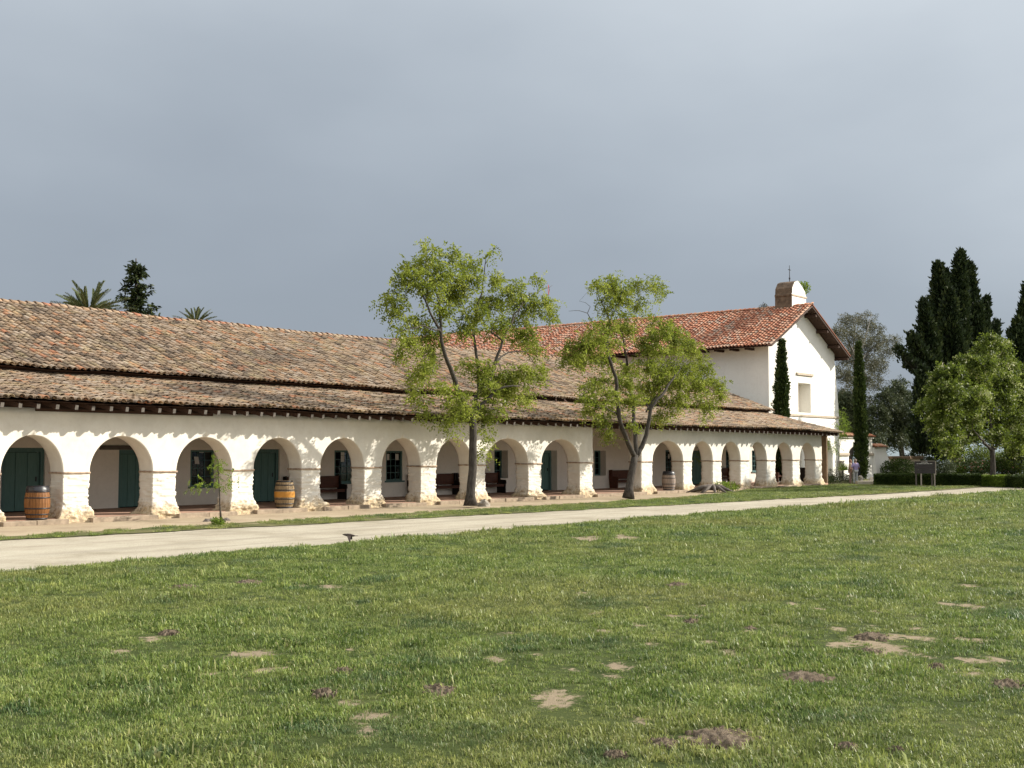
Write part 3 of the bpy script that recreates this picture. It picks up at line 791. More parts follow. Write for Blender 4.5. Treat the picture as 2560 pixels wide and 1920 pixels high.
for (a, c, h, rec, lint), dl in zip(doors, pl_lab):
    x0, x1 = xw(a), xw(c); y = YI + rec
    d = link('door', None, convent); d.location = (x0, y, 0.13) 
    if dl: d['label'] = dl
    def db(nm, bx, mt=M['teal'], bev=0.004):
        b = MB(); b.box(*bx); return link(nm, b.mesh(nm, [mt], False, bev), d)
    w = x1 - x0; H = h - 0.13; fw = 0.12
    db('door_frame', (0, fw, -0.05, 0.1, 0, H), M['teal_frame']); db('door_frame', (w - fw, w, -0.05, 0.1, 0, H), M['teal_frame'])
    db('door_frame', (fw + .001, w - fw - .001, -0.05, 0.1, H - 0.14, H), M['teal_frame'])
    n_ = max(2, round((w - 2 * fw) / 0.36)); pw = (w - 2 * fw) / n_
    for i in range(n_):
        db('plank', (fw + i * pw + 0.008, fw + (i + 1) * pw - 0.008, 0.02 + random.uniform(0, 0.008), 0.06, 0.02, H - 0.15))
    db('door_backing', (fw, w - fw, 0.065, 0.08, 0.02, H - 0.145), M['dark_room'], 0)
    db('handle', (w - fw - 0.14, w - fw - 0.10, -0.01, 0.02, 0.95, 1.1), M['iron'])
    if lint:
        sub('lintel', (lambda b: (b.box(x0 - 0.75, x1 + 0.25, YI - 0.07, YI + 0.2, h + 0.003, h + 0.15), b.mesh('lintel', [M['grey_wood']], False, 0.02))[1])(MB()))
papers = {0: [(1.35, 0.5, 0), (0.95, 0.32, 1)], 1: [(1.25, 0.42, 0), (0.98, 0.42, 0)], 2: [(1.02, 0.16, 0), (1.02, 0.72, 0)], 3: [(0.9, 0.15, 0)], 4: [(0.9, 0.12, 0)], 5: [(1.0, 0.5, 0)]}
for wi, (a, c, lo, hi_, rec) in enumerate(wins):
    x0, x1 = xw(a), xw(c); y = YI + rec; w = x1 - x0; H = hi_ - lo; fw = 0.075
    fr = link('window', None, convent); fr.location = (x0, y, lo)
    def wb_(nm, bx, mt=M['teal_frame'], bev=0.003):
        b = MB(); b.box(*bx); return link(nm, b.mesh(nm, [mt], False, bev), fr)
    dep = 0.06
    wb_('frame', (0, fw, -dep, 0.04, 0, H)); wb_('frame', (w - fw, w, -dep, 0.04, 0, H))
    wb_('frame', (fw + .001, w - fw - .001, -dep, 0.04, H - fw, H)); wb_('frame', (fw + .001, w - fw - .001, -dep, 0.04, 0, fw))
    wb_('sill', (-0.08 if rec < .2 else 0.0, w + (0.08 if rec < .2 else 0), -rec - 0.08 if rec < .2 else -0.1, -dep - 0.002 if rec < .2 else -dep - .002, -0.05, 0.012))
    cols, rows_ = 3, 4; pw = (w - 2 * fw) / cols; ph = (H - 2 * fw) / rows_
    for i in range(cols):
        for j in range(rows_):
            wb_('pane', (fw + i * pw + 0.012, fw + (i + 1) * pw - 0.012, 0.012, 0.016, fw + j * ph + 0.012, fw + (j + 1) * ph - 0.012), M['glass'], 0)
    for i in range(1, cols): wb_('muntin', (fw + i * pw - 0.011, fw + i * pw + 0.011, -0.012, 0.02, fw, H - fw), bev=0)
    for j in range(1, rows_): wb_('muntin', (fw, w - fw, -0.016 - (0.02 if j == 2 else 0), 0.024, fw + j * ph - 0.011, fw + j * ph + 0.011), bev=0)
    for (pz, pf, tilt) in papers.get(wi, []):
        b = MB(); xx = w * pf; s_ = 0.19 if wi < 3 else 0.13
        b.add([(xx - s_/2, -0.02, pz - .13), (xx + s_/2, -0.02, pz - .13 - .01 * tilt), (xx + s_/2 - 0.04*tilt, -0.02, pz + .13), (xx - s_/2 - 0.04*tilt, -0.02, pz + .13),
               (xx - s_/2, -0.017, pz - .13), (xx + s_/2, -0.017, pz - .13 - .01 * tilt), (xx + s_/2 - 0.04*tilt, -0.017, pz + .13), (xx - s_/2 - 0.04*tilt, -0.017, pz + .13)],
              [(0,1,2,3),(7,6,5,4),(0,4,5,1),(1,5,6,2),(2,6,7,3),(3,7,4,0)])
        link('notice', b.mesh('notice', [M['paper']]), fr)

# ---- roofs
ZE = lambda X: 3.44 - 0.20 * np.clip((np.asarray(X, float) - 16) / 54, -0.2, 1)      # lower eave
OV = 0.90
YE = YF - OV
sag = lambda X, Y: np.array([0.065 * fbm(float(x) * 0.22, float(y) * 0.25, 2.2, 3) for x, y in zip(np.ravel(X), np.ravel(Y))]).reshape(np.shape(X))
def surf_low(a, b):      # a = along x, b = plan distance from eave
    Y = YE + b; ze = ZE(a)
    return np.stack([a, Y, ze + (4.38 - ze) * b / (35.2 - YE) + sag(a, Y)], -1)
UE, UR, ZUE, ZUR = 35.15, 42.7, 4.66, 7.56
def surf_up(a, b):
    Y = UE + b
    return np.stack([a, Y, ZUE + (ZUR - ZUE) * b / (UR - UE) + sag(a, Y) * 1.3], -1)
def tile_geom(rad0, rad1, L, lift, nseg, thick, concave=False):
    """local tile: x lateral, y up-slope, z normal"""
    V, Q = [], []
    for (y, r, z0) in ((0, rad0, lift), (L, rad1, 0.0)):
        for q in ((r, r - thick) if thick else (r,)):
            for k in range(nseg + 1):
                w = math.pi * k / nseg
                V.append((q * math.cos(w), y, z0 + (-q * math.sin(w) * 0.62 + 0.075 if concave else q * math.sin(w) * 0.85)))
    n = nseg + 1
    if thick:
        o0, i0, o1, i1 = 0, n, 2*n, 3*n
        for k in range(nseg):
            Q += [(o0+k, o1+k, o1+k+1, o0+k+1), (i0+k+1, i1+k+1, i1+k, i0+k), (o0+k, o0+k+1, i0+k+1, i0+k)]
        Q += [(o0, i0, i1, o1), (o0+nseg, o1+nseg, i1+nseg, i0+nseg)]
    else:
        for k in range(nseg): Q.append((k, n+k, n+k+1, k+1))
    V, Q = np.array(V, float), np.array(Q)
    if concave: Q = Q[:, ::-1]
    return V, Q
def frames(surf, A, B):
    e = 0.05
    P = surf(A, B); dA = surf(A + e, B) - P; dB = surf(A, B + e) - P
    dA /= np.linalg.norm(dA, axis=-1, keepdims=True); dB -= dA * (dA * dB).sum(-1, keepdims=True)
    dB /= np.linalg.norm(dB, axis=-1, keepdims=True)
    N = np.cross(dA, dB); s_ = np.sign(N[..., 2:3]); N = N * s_
    return P, dA, dB, N, s_
def lay(surf, a0, a1, b1, pa, pb, geom, jit=1.0, aoff=0.0, boff=0.0, noff=0.0):
    na, nb = int((a1 - a0) / pa), int(math.ceil(b1 / pb))
    A, B = np.meshgrid(a0 + aoff + pa * (np.arange(na) + 0.5), boff + pb * np.arange(nb), indexing='ij')
    A = A.ravel() + rng.normal(0, 0.010, na*nb) * jit; B = B.ravel() + rng.normal(0, 0.016, na*nb) * jit
    colj = np.repeat(rng.normal(0, 0.014, na), nb) * jit; A = A + colj
    stg = np.repeat(rng.normal(0, 0.075, na), nb); B = B + stg * (np.tile(np.arange(nb), na) > 0)
    ok = B < b1 - 0.03; A, B = A[ok], B[ok]
    P, dA, dB, N, s_ = frames(surf, A, B)
    ya = rng.normal(0, 0.035, len(A))[:, None] * jit
    dA2 = dA + dB * ya; dB2 = dB - dA * ya
    N_off = (noff + rng.normal(0, 0.006, len(A)) * jit)[:, None] if True else 0
    P = P + N * N_off
    return A, P, dA2, dB2, N, s_
def bake(P, dA, dB, N, s_, geom):
    V, Q = geom
    W_ = P[:, None, :] + V[None, :, 0:1] * dA[:, None, :] + V[None, :, 1:2] * dB[:, None, :] + V[None, :, 2:3] * N[:, None, :]
    n = len(P); F_ = (Q[None] + (np.arange(n) * len(V))[:, None, None]).reshape(-1, 4)
    return W_.reshape(-1, 3), F_, len(Q)
def tile_random(P):
    r = rng.uniform(0, 1, len(P)); return r
COVER = tile_geom(0.104, 0.084, 0.46, 0.026, 6, 0.016)
PAN = tile_geom(0.105, 0.095, 0.44, 0.030, 5, 0.0, True)
COVER_LO = tile_geom(0.110, 0.088, 0.46, 0.045, 5, 0.0)
TP = 0.24
roof_lo = link('porch_roof', None, convent); roof_lo.location = (0, 0, 0)
roof_up = link('main_roof', None, convent); roof_up.location = (0, 0, 0)
def deck(name, surf, a0, a1, b1, n_off, th, mat_, parent, na=60, nb=8):
    A, B = np.meshgrid(np.linspace(a0, a1, na + 1), np.linspace(0, b1, nb + 1), indexing='ij')
    P, dA, dB, N, s_ = frames(surf, A, B)
    top = P - N * n_off; bot = P - N * (n_off + th)
    V = np.concatenate([top.reshape(-1, 3), bot.reshape(-1, 3)])
    idx = np.arange((na+1)*(nb+1)).reshape(na+1, nb+1); o = (na+1)*(nb+1)
    q = np.stack([idx[:-1,:-1], idx[1:,:-1], idx[1:,1:], idx[:-1,1:]], -1).reshape(-1, 4)
    Q = [q, q[:, ::-1] + o]
    for line in (idx[:, 0], idx[:, -1], idx[0, :], idx[-1, :]):
        Q.append(np.stack([line[:-1], line[1:], line[1:] + o, line[:-1] + o], -1))
    return np_mesh(name, V, np.concatenate(Q), mats=[mat_])
RX0 = XBEG - 0.6
link('roof_deck', deck('roof_deck', lambda a, b: surf_low(a, b + 0.22), RX0, XR - 0.02, YI - YE - 0.22, 0.06, 0.03, M['dark_wood'], None), roof_lo)
link('roof_deck', deck('roof_deck', lambda a, b: surf_up(a, b + 0.15), RX0, XR - 0.02, UR - UE - 0.15, 0.06, 0.03, M['dark_wood'], None), roof_up)
allc = []
for surf, b1, who in ((surf_low, YI - YE, 'lo'), (surf_up, UR - UE - 0.05, 'up')):
    pb = 0.325
    A, P, dA, dB, N, s_ = lay(surf, RX0, XR, b1, TP, pb, COVER, boff=-0.06, noff=0.035)
    allc.append([P, dA, dB, N, s_, who])
    A2, P2, dA2, dB2, N2, s2 = lay(surf, RX0, XR, b1, TP, pb, PAN, aoff=TP / 2, boff=-0.02, noff=-0.01)
    Vp, Fp, nf_ = bake(P2, dA2, dB2, N2, s2, PAN)
    link('pan_tiles' if False else 'pan_tile_layer', np_mesh('pan_tile_layer', Vp, Fp, mats=[M['tile']], fattr=np.repeat(tile_random(P2), nf_)), roof_lo if who == 'lo' else roof_up, kind='stuff')
# the 300 cover tiles that show largest are single objects
cand = []
for gi_, (P, dA, dB, N, s_, who) in enumerate(allc):
    dist = P[:, 0] * math.cos(ALPHA) + P[:, 1] * math.sin(ALPHA)
    rr_ = P[:, 0] * _R.x + P[:, 1] * _R.y
    vis = (1280 + FPX * rr_ / dist > 5)
    for i in np.where(vis & (dist < 40))[0]: cand.append((dist[i], gi_, i))
cand.sort(); cand = cand[:300]
var = []
for k in range(6):
    V, Q = COVER; V2 = V.copy(); V2[:, 0] *= random.uniform(0.94, 1.06); V2[:, 1] *= random.uniform(0.95, 1.05); V2[:, 2] += np.sin(V[:, 1] * 9 + k) * 0.004
    var.append(np_mesh('roof_tile', V2, Q[:, ::-1], mats=[M['tile_obj']]))
single = {0: set(), 1: set()}
for _, gi_, i in cand:
    P, dA, dB, N, s_, who = allc[gi_]; single[gi_].add(i)
    o = link('roof_tile', random.choice(var), roof_lo if who == 'lo' else roof_up)
    X_, Y_, Z_ = Vector(dA[i]).normalized(), Vector(dB[i]).normalized(), Vector(N[i])
    m = Matrix((X_, Y_, Z_)).transposed().to_4x4(); m.translation = Vector(P[i]); o.matrix_basis = m
for gi_, (P, dA, dB, N, s_, who) in enumerate(allc):
    keep = np.array([i for i in range(len(P)) if i not in single[gi_]])
    Vc, Fc, nf_ = bake(P[keep], dA[keep], dB[keep], N[keep], s_[keep], COVER)
    link('roof_tile_field', np_mesh('roof_tile_field', Vc, Fc[:, ::-1], mats=[M['tile']], fattr=np.repeat(tile_random(keep), nf_)), roof_lo if who == 'lo' else roof_up, kind='stuff')
# ridge tiles
def ridge_mesh(L=0.42, r0=0.185, r1=0.145):
    V, Q = tile_geom(r0, r1, L, 0.035, 7, 0.02); return np_mesh('ridge_tile', V, Q[:, ::-1], mats=[M['ridge_tile']])
rm_ = [ridge_mesh(), ridge_mesh(0.43, 0.195, 0.15)]
x = RX0
while x < XR:
    zz = ZUR + float(sag(np.array([x]), np.array([UR]))[0]) * 1.3 + 0.0
    o = link('ridge_tile', random.choice(rm_), roof_up)
    o.location = (x, UR + random.uniform(-.012, .012), zz + random.uniform(-.006, .006)); o.rotation_euler = (random.uniform(-.02, .02), random.uniform(-.03, .03), -math.pi/2 + random.uniform(-.04, .04))
    x += 0.33
# mortar bed under ridge, rear slope, gable ends
b = MB(); b.prism([(UR - 0.02, ZUR - 0.16), (UR + 7.2, ZUE - 0.1), (UR + 7.2, ZUE - 0.2), (UR - 0.02, ZUR - 0.28)], RX0, XR, axis='x')
link('rear_slope', b.mesh('rear_slope', [M['red_tile']]), roof_up)
b = MB(); b.prism([(YI + 0.56, 0.0), (UR + 6.5, 0.0), (UR + 6.5, 4.4), (UR, ZUR - 0.25), (YI + 0.56, ZUE + 0.15)], WEND + 2.0 - 0.4, WEND + 2.0, axis='x')
sub('gable_wall', b.mesh('gable_wall', [M['plaster']]))
# rafter tails and eave board
RAF = np.arange(XBEG + 0.1, XR - 0.1, 0.545)
def rafter():
    b = MB(); b.box(-0.05, 0.05, 0, 1.15, -0.075, 0.055)
    me = b.mesh('rafter_tail', [M['dark_wood'], M['end_grain']], False)
    for p in me.polygons:
        if p.normal.y < -0.9: p.material_index = 1
    return me
rmesh = rafter()
for x in RAF:
    x += random.uniform(-0.03, 0.03)
    ze = float(ZE(x)); sl_ = (4.38 - ze) / (35.2 - YE)
    o = link('rafter_tail', rmesh, roof_lo)
    o.location = (x, YE + 0.10 + random.uniform(-.03, .03), ze - 0.15); o.rotation_euler = (math.atan(sl_), random.uniform(-.05, .05), random.uniform(-.03, .03))
b = MB()
for x0_, x1_ in zip(np.linspace(RX0, XR, 13)[:-1], np.linspace(RX0, XR, 13)[1:]):
    z0_ = float(ZE((x0_+x1_)/2))
    b.box(x0_ + .004, x1_ - .004, YF + 0.04, YF + 0.30, z0_ - 0.20, z0_ + 0.02)
link('wall_plate', b.mesh('wall_plate', [M['dark_wood']]), roof_lo)
wbox('plank', 17.4, 23.4, YF - 0.06, YF - 0.003, ZT - 0.07, ZT + 0.02, M['dark_wood'])
# broken boards hanging from the upper eave
for (xx, yy, ang) in ((atY(1385, 1003, UE)[0], UE - 0.1, 0.5), (atY(1406, 1003, UE)[0], UE - 0.1, 1.1)):
    b = MB(); b.box(-0.04, 0.04, -0.02, 0.02, -0.75, 0)
    o = link('hanging_board', b.mesh('hanging_board', [M['dark_wood']]), roof_up); o.location = (xx, yy, ZUE - 0.02); o.rotation_euler = (0.1, -ang, 0)
# eave board of the upper roof
b = MB(); b.box(RX0, XR - .05, UE + 0.40, UE + 0.45, ZUE - 0.25, ZUE + 0.02)
link('eave_board', b.mesh('eave_board', [M['dark_wood']]), roof_up)

# arcade meshes were modelled in world coordinates: put the root back at the origin frame
def settle(root, loc):
    """keep world-space child meshes in place under a root standing at loc"""
    root.location = loc
    for ch in root.children:
        ch.matrix_parent_inverse = Matrix.Translation(-Vector(loc))
settle(convent, (16, YF, 0))

# ================================================================== CHURCH
CY, CX0, CX1, CXT = 36.5, 71.9, 83.0, 82.2
church = thing('church', (77, CY, 0), 'tall white plastered church with red tiled gable roof and small bell gable', 'church')
RXL, RXM, ZRL, ZRM = 70.55, 76.75, 9.02, 12.2
fac = link('facade', None, church)
wtop = 9.35
niche = (atY(1995.6, 1000, CY)[0], atY(2027, 1000, CY)[0], 4.80, 6.86)
# lower storey with an arched doorway
ax0, ax1 = 79.2, 81.75; acx, aw = (ax0+ax1)/2, (ax1-ax0)/2
bx0, bx1 = 74.0, 76.8
for (xl, xr, AL, AR) in ((CX0, bx0, None, ((bx0+bx1)/2, (bx1-bx0)/2)), (bx1, ax0, ((bx0+bx1)/2, (bx1-bx0)/2), (acx, aw)), (ax1, CX1, (acx, aw), None)):
    me = pier_mesh(xl, xr, AL, AR, False, 5.0 + xl, CY, 0.8, 4.56, 1.75, 3.0, 0.35); me.materials[0] = M['church_plaster']
    link('facade_pier', me, fac)
b = MB()
b.box(CX0, niche[0], CY, CY + 0.8, 4.561, wtop); b.box(niche[1], CXT + 0.15, CY, CY + 0.8, 4.561, wtop)
b.box(niche[0], niche[1], CY, CY + 0.8, 4.561, niche[2]); b.box(niche[0], niche[1], CY, CY + 0.8, niche[3], wtop)
b.prism([(CX0, wtop), (CXT + 0.15, wtop), (RXM, ZRM - 0.18)], CY, CY + 0.8)
# slight batter on the right edge
b.prism([(CXT + 0.15, 4.561), (CX1, 4.561), (CX1 - 0.1, 5.5), (CXT + 0.15, 8.8)], CY + 0.002, CY + 0.8)
link('gable_wall', b.mesh('gable_wall', [M['church_plaster']]), fac)
b = MB(); b.box(CX0 + 0.3, CX1 + 0.05, CY - 0.07, CY - 0.002, 4.50, 4.66)
link('string_course', b.mesh('string_course', [M['trim']], False, 0.015), fac)
x0_, z0_ = atY(1990, 933, CY); x1_, _ = atY(2031, 933, CY)
b = MB(); b.box(x0_, x1_, CY - 0.10, CY - 0.002, 7.38, 7.56); link('ledge', b.mesh('ledge', [M['trim']], False, 0.02), fac)
# niche window: back panel, post and pane
nw = link('niche_window', None, fac)
b = MB(); b.box(niche[0] - .1, niche[1] + .1, CY + 0.801, CY + 0.9, niche[2] - .1, niche[3] + .1); link('pane', b.mesh('pane', [M['inner_plaster']]), nw)
b = MB(); b.box(niche[0] + 0.55, niche[0] + 0.78, CY + 0.5, CY + 0.75, niche[2], niche[3]); link('post', b.mesh('post', [M['church_plaster']]), nw)
b = MB(); b.box(niche[0] + 0.002, niche[0] + 0.54, CY + 0.6, CY + 0.66, niche[2], niche[3] - 0.2); link('shutter', b.mesh('shutter', [M['trim']]), nw)
# nave side walls
def wavy_wall(name, x, y0, y1, z1, th, parent, mat_):
    ny, nz_ = 60, 14; V = []; Q = []
    for i in range(ny+1):
        for j in range(nz_+1):
            y, z = y0 + (y1-y0)*i/ny, z1*j/nz_
            V.append((x + 0.04*fbm(y*0.5, z*0.5, 4), y, z))
    for i in range(ny):
        for j in range(nz_): a = i*(nz_+1)+j; Q.append((a, a+1, a+nz_+2, a+nz_+1))
    link(name, np_mesh(name, V, Q, mats=[mat_], smooth=True), parent)
wavy_wall('nave_wall', CX0 + 0.02, CY + 0.0, 77, 9.3, 0.8, church, M['church_plaster'])
b = MB(); b.box(CX0 + 0.12, CX0 + 0.9, CY + 0.81, 77, 0, 9.3); b.box(CXT - 0.5, CXT, CY + 0.81, 77, 0, 9.0)
link('nave_wall', b.mesh('nave_wall', [M['church_plaster']]), church)
# roof
croof = link('roof', None, church)
CYF, CYB = 35.55, 77.5
def surf_ch(a, b):
    return np.stack([RXL + b, a, ZRL + (ZRM - ZRL) * b / (RXM - RXL) + 0.8 * sag(b, a)], -1)
link('roof_deck', deck('roof_deck', surf_ch, CYF + .02, CYB, RXM - RXL, 0.03, 0.07, M['dark_wood'], None), croof)
A, P, dA, dB, N, s_ = lay(surf_ch, CYF, CYB, RXM - RXL, 0.262, 0.34, COVER_LO, jit=0.5, boff=-0.05, noff=0.03)
Vc, Fc, nf_ = bake(P, dA, dB, N, s_, COVER_LO)
link('roof_tile_field', np_mesh('roof_tile_field', Vc, Fc, mats=[M['red_tile']], fattr=np.repeat(rng.uniform(0, 1, len(P)), nf_)), croof, kind='stuff')
A, P, dA, dB, N, s_ = lay(surf_ch, CYF, CYB, RXM - RXL, 0.262, 0.34, PAN, jit=0.5, aoff=0.131, boff=-0.03, noff=-0.01)
Vc, Fc, nf_ = bake(P, dA, dB, N, s_, PAN)
link('pan_tile_layer', np_mesh('pan_tile_layer', Vc, Fc, mats=[M['red_tile']], fattr=np.repeat(rng.uniform(0, 0.5, len(P)), nf_)), croof, kind='stuff')
# right slope
RXR = 2 * RXM - RXL + 0.05
b = MB(); b.prism([(RXM, ZRM + 0.02), (RXR, ZRL + 0.02), (RXR - 0.05, ZRL - 0.10), (RXM, ZRM - 0.12)], CYF + .02, CYB)
link('right_slope', b.mesh('right_slope', [M['dark_wood']]), croof)
b = MB(); b.prism([(RXM + .02, ZRM + 0.10), (RXR + 0.04, ZRL + 0.09), (RXR + 0.04, ZRL + 0.022), (RXM + .02, ZRM + 0.024)], CYF - 0.02, CYB)
link('right_tiles', b.mesh('right_tiles', [M['red_tile']]), croof)
for t in (0.12, 0.42, 0.72, 0.97):
    xx, zz = RXM + (RXR - RXM) * t, ZRM + (ZRL - ZRM) * t
    b = MB(); b.box(xx - 0.10, xx + 0.10, CYF + 0.08, CY + 0.2, zz - 0.34, zz - 0.14); link('purlin', b.mesh('purlin', [M['dark_wood']]), croof)
for t in (0.06, 0.45, 0.8):
    xx, zz = RXM - (RXM - RXL) * t, ZRM + (ZRL - ZRM) * t
    b = MB(); b.box(xx - 0.09, xx + 0.09, CYF + 0.25, CY + 0.2, zz - 0.32, zz - 0.13); link('purlin', b.mesh('purlin', [M['dark_wood']]), croof)
for y in np.arange(37.6, 60, 1.15):
    b = MB(); b.box(RXL + 0.25, CX0 + 0.3, y - 0.08, y + 0.08, ZRL - 0.22 + 0.05, ZRL - 0.02); link('rafter_tail', b.mesh('rafter_tail', [M['dark_wood']]), croof)
crm = ridge_mesh(0.42, 0.16, 0.13); crm.materials[0] = M['red_tile_obj']
y = CYF
while y < CYB:
    o = link('ridge_tile', crm, croof); o.location = (RXM, y, ZRM + 0.03); o.rotation_euler = (0, random.uniform(-.02, .02), random.uniform(-.02, .02)); y += 0.37
# side aisle roof that runs lower towards the back, and a small lean-to
def slab(name, pts, th, mat_, parent):
    b = MB(); b.add(pts + [(p[0], p[1], p[2] - th) for p in pts], [(0,1,2,3),(7,6,5,4),(0,4,5,1),(1,5,6,2),(2,6,7,3),(3,7,4,0)])
    return link(name, b.mesh(name, [mat_]), parent)
def surf_ai(a, b): return np.stack([66.6 + b, a, 7.05 + (9.1 - 7.05) * b / 4.1 + 0 * b], -1)
aroof = link('aisle_roof', None, church)
link('roof_deck', deck('roof_deck', surf_ai, 59.5, 77, 4.1, 0.03, 0.28, M['dark_wood'], None), aroof)
A, P, dA, dB, N, s_ = lay(surf_ai, 59.4, 77, 4.1, 0.262, 0.34, COVER_LO, jit=0.5, boff=-0.05, noff=0.03)
Vc, Fc, nf_ = bake(P, dA, dB, N, s_, COVER_LO)
link('roof_tile_field', np_mesh('roof_tile_field', Vc, Fc, mats=[M['red_tile']], fattr=np.repeat(rng.uniform(0, 1, len(P)), nf_)), aroof, kind='stuff')
wbx = MB(); wbx.box(67.0, 71.8, 60, 77, 0, 6.95); link('aisle_wall', wbx.mesh('aisle_wall', [M['church_plaster']]), church)
lx, lz = atY(1823, 961, 41.0)
slab('lean_to_roof', [(lx - 0.2, 40.6, lz - 0.05), (lx - 0.2, 49, lz - 0.05), (71.8, 49, lz + 1.3), (71.8, 40.6, lz + 1.3)] if lx < 71 else [(70.4, 40.6, 6.3), (70.4, 49, 6.3), (71.8, 49, 7.0), (71.8, 40.6, 7.0)], 0.16, M['dark_wood'], church)
# bell gable
bell = link('bell_gable', None, church)
bx0_, bx1_ = atY(1980, 760, 36.95)[0], atY(2015.5, 760, 36.95)[0]
bm_ = (bx0_ + bx1_) / 2; bw = (bx1_ - bx0_) / 2
prof = [(-bw, 11.4), (bw, 11.4), (bw * 0.97, 12.95), (bw * 1.04, 13.0), (bw * 1.04, 13.12), (bw * 0.94, 13.16), (bw * 0.86, 13.45), (bw * 0.42, 13.80), (-bw * 0.10, 14.12), (-bw * 0.25, 14.12), (-bw * 0.62, 13.98), (-bw * 0.93, 13.55), (-bw * 0.96, 13.16), (-bw * 1.04, 13.12), (-bw * 1.04, 13.0), (-bw * 0.99, 12.95)]
b = MB(); n_ = len(prof)
y0_, y1_ = 36.95, 38.25
b.add([(bm_ + a, y0_, z) for a, z in prof] + [(bm_ + a, y1_, z) for a, z in prof], [tuple(range(n_)), tuple(range(2*n_-1, n_-1, -1))])
for i in range(n_):
    j = (i+1) % n_
    b.add([(bm_ + prof[i][0], y0_, prof[i][1]), (bm_ + prof[i][0], y1_, prof[i][1]), (bm_ + prof[j][0], y1_, prof[j][1]), (bm_ + prof[j][0], y0_, prof[j][1])], [(0,1,2,3)], 1 if i >= 6 else 0)
M['shingle'] = simple('weathered_brown_masonry', (0.13, 0.09, 0.06), 0.95, 0.4, 4)
link('masonry', b.mesh('masonry', [M['church_plaster'], M['shingle']]), bell)
b = MB(); b.box(bm_ - bw*1.05, bm_ + bw*1.05, y0_ - 0.05, y0_ - .003, 13.0, 13.1); link('cornice', b.mesh('cornice', [M['trim']]), bell)
cxp = atY(1974, 700, 37.6)[0]
cr_ = link('iron_cross', None, bell)
b = MB(); b.tube([(cxp, 37.6, 13.95), (cxp, 37.6, 15.3)], [0.035, 0.018], 6); b.tube([(cxp - 0.20, 37.6, 14.98), (cxp + 0.20, 37.6, 14.98)], [0.022, 0.022], 6)
b.tube([(cxp, 37.6, 14.3), (cxp, 37.6, 14.42)], [0.06, 0.06], 8); b.tube([(cxp-0.09, 37.6, 14.98), (cxp, 37.6, 15.07), (cxp+0.09, 37.6, 14.98), (cxp, 37.6, 14.89), (cxp-0.09, 37.6, 14.98)], [0.014]*5, 5)
link('cross', b.mesh('cross', [M['iron']]), cr_)
bpy.data.objects.remove(cr_) if False else None
settle(church, (77, CY, 0))

# ================================================================== GATEWAY AND WALLS
GY = 37.2
gx0 = 83.15; gx1, _ = atY(2181, 1150, GY)
gate = thing('gateway', (87, GY, 0), 'white arched gateway with red tile coping beside the church', 'gateway')
gax0, gax1 = atY(2122, 1150, GY)[0], atY(2166, 1150, GY)[0]
gc = (gax0 + gax1) / 2, (gax1 - gax0) / 2
for (xl, xr, AL, AR) in ((gx0, gax0, None, gc), (gax1, gx1, gc, None)):
    me = pier_mesh(xl, xr, AL, AR, False, 9.0 + xl, GY, 0.7, 3.12, 1.85, 2.55, 0.2); me.materials[0] = M['church_plaster']; link('gate_wall', me, gate)
for (xl, xr) in ((gx0, gax0), (gax1, gx1 + 0.15)):
    b = MB(); b.box(xl, xr, GY - 0.10, GY - .002, 1.78, 1.98); link('moulding', b.mesh('moulding', [M['trim']], False, .02), gate)
b = MB(); b.box(gx0, gx1 + 0.1, GY - 0.12, GY + 0.82, 3.125, 3.22); link('cornice', b.mesh('cornice', [M['church_plaster']]), gate)
gt = [np_mesh('coping_tile', tile_geom(0.115, 0.09, 0.62, 0.03, 6, 0.018)[0], tile_geom(0.115, 0.09, 0.62, 0.03, 6, 0.018)[1][:, ::-1], mats=[M['red_tile_obj']])]
def coping(x0, x1, y, z, parent):
    x = x0 + .1
    while x < x1:
        o = link('coping_tile', gt[0], parent); o.location = (x, y - 0.22, z); o.rotation_euler = (0.42, random.uniform(-.04, .04), random.uniform(-.04, .04)); x += 0.27
    b = MB(); b.add([(x0, y - .2, z), (x1, y - .2, z), (x1, y + .35, z + .24), (x0, y + .35, z + .24), (x0, y + .9, z), (x1, y + .9, z)], [(0,1,2,3), (3,2,5,4), (0,3,4), (1,5,2), (0,4,5,1)])
    link('coping_bed', b.mesh('coping_bed', [M['adobe']]), parent)
coping(gx0, gx1 + 0.15, GY, 3.23, gate)
b = MB(); b.box(gax0 + .02, gax1 - .02, GY + 1.6, GY + 1.7, 0, 2.6); link('gate_leaf', b.mesh('gate_leaf', [M['black_wood']]), gate)
settle(gate, (87, GY, 0))
bw0, bw1 = gx1 + 0.16, atY(2226, 1190, GY)[0]
butt = thing('buttress_wall', (92, GY, 0), 'short white sloping buttress wall with tile cap right of the gateway', 'wall')
nx_, nz_ = 14, 14; V = []; Q = []
for i in range(nx_+1):
    for j in range(nz_+1):
        t, h = i/nx_, j/nz_
        xr = bw1 - 1.05 * h ** 0.6; z = h * 2.42
        V.append((bw0 + (xr - bw0) * t, GY - 0.1 - 0.75 * (1-h)**2 * (0.3 + 0.7*t) + 0.05*fbm(t*3, h*3), z))
for i in range(nx_):
    for j in range(nz_): a = i*(nz_+1)+j; Q.append((a, a+nz_+1, a+nz_+2, a+1))
n0 = len(V); V += [(v[0], GY + 0.8, v[2]) for v in V]
Q += [(q[3]+n0, q[2]+n0, q[1]+n0, q[0]+n0) for q in Q[:]]
for j in range(nz_):
    a = nx_*(nz_+1)+j; Q.append((a, a+n0, a+n0+1, a+1)); a = j; Q.append((a, a+1, a+n0+1, a+n0))
link('masonry', np_mesh('masonry', V, Q, mats=[M['church_plaster']], smooth=False), butt)
coping(bw0, bw1 - 1.0, GY - 0.05, 2.43, butt)
settle(butt, (92, GY, 0))
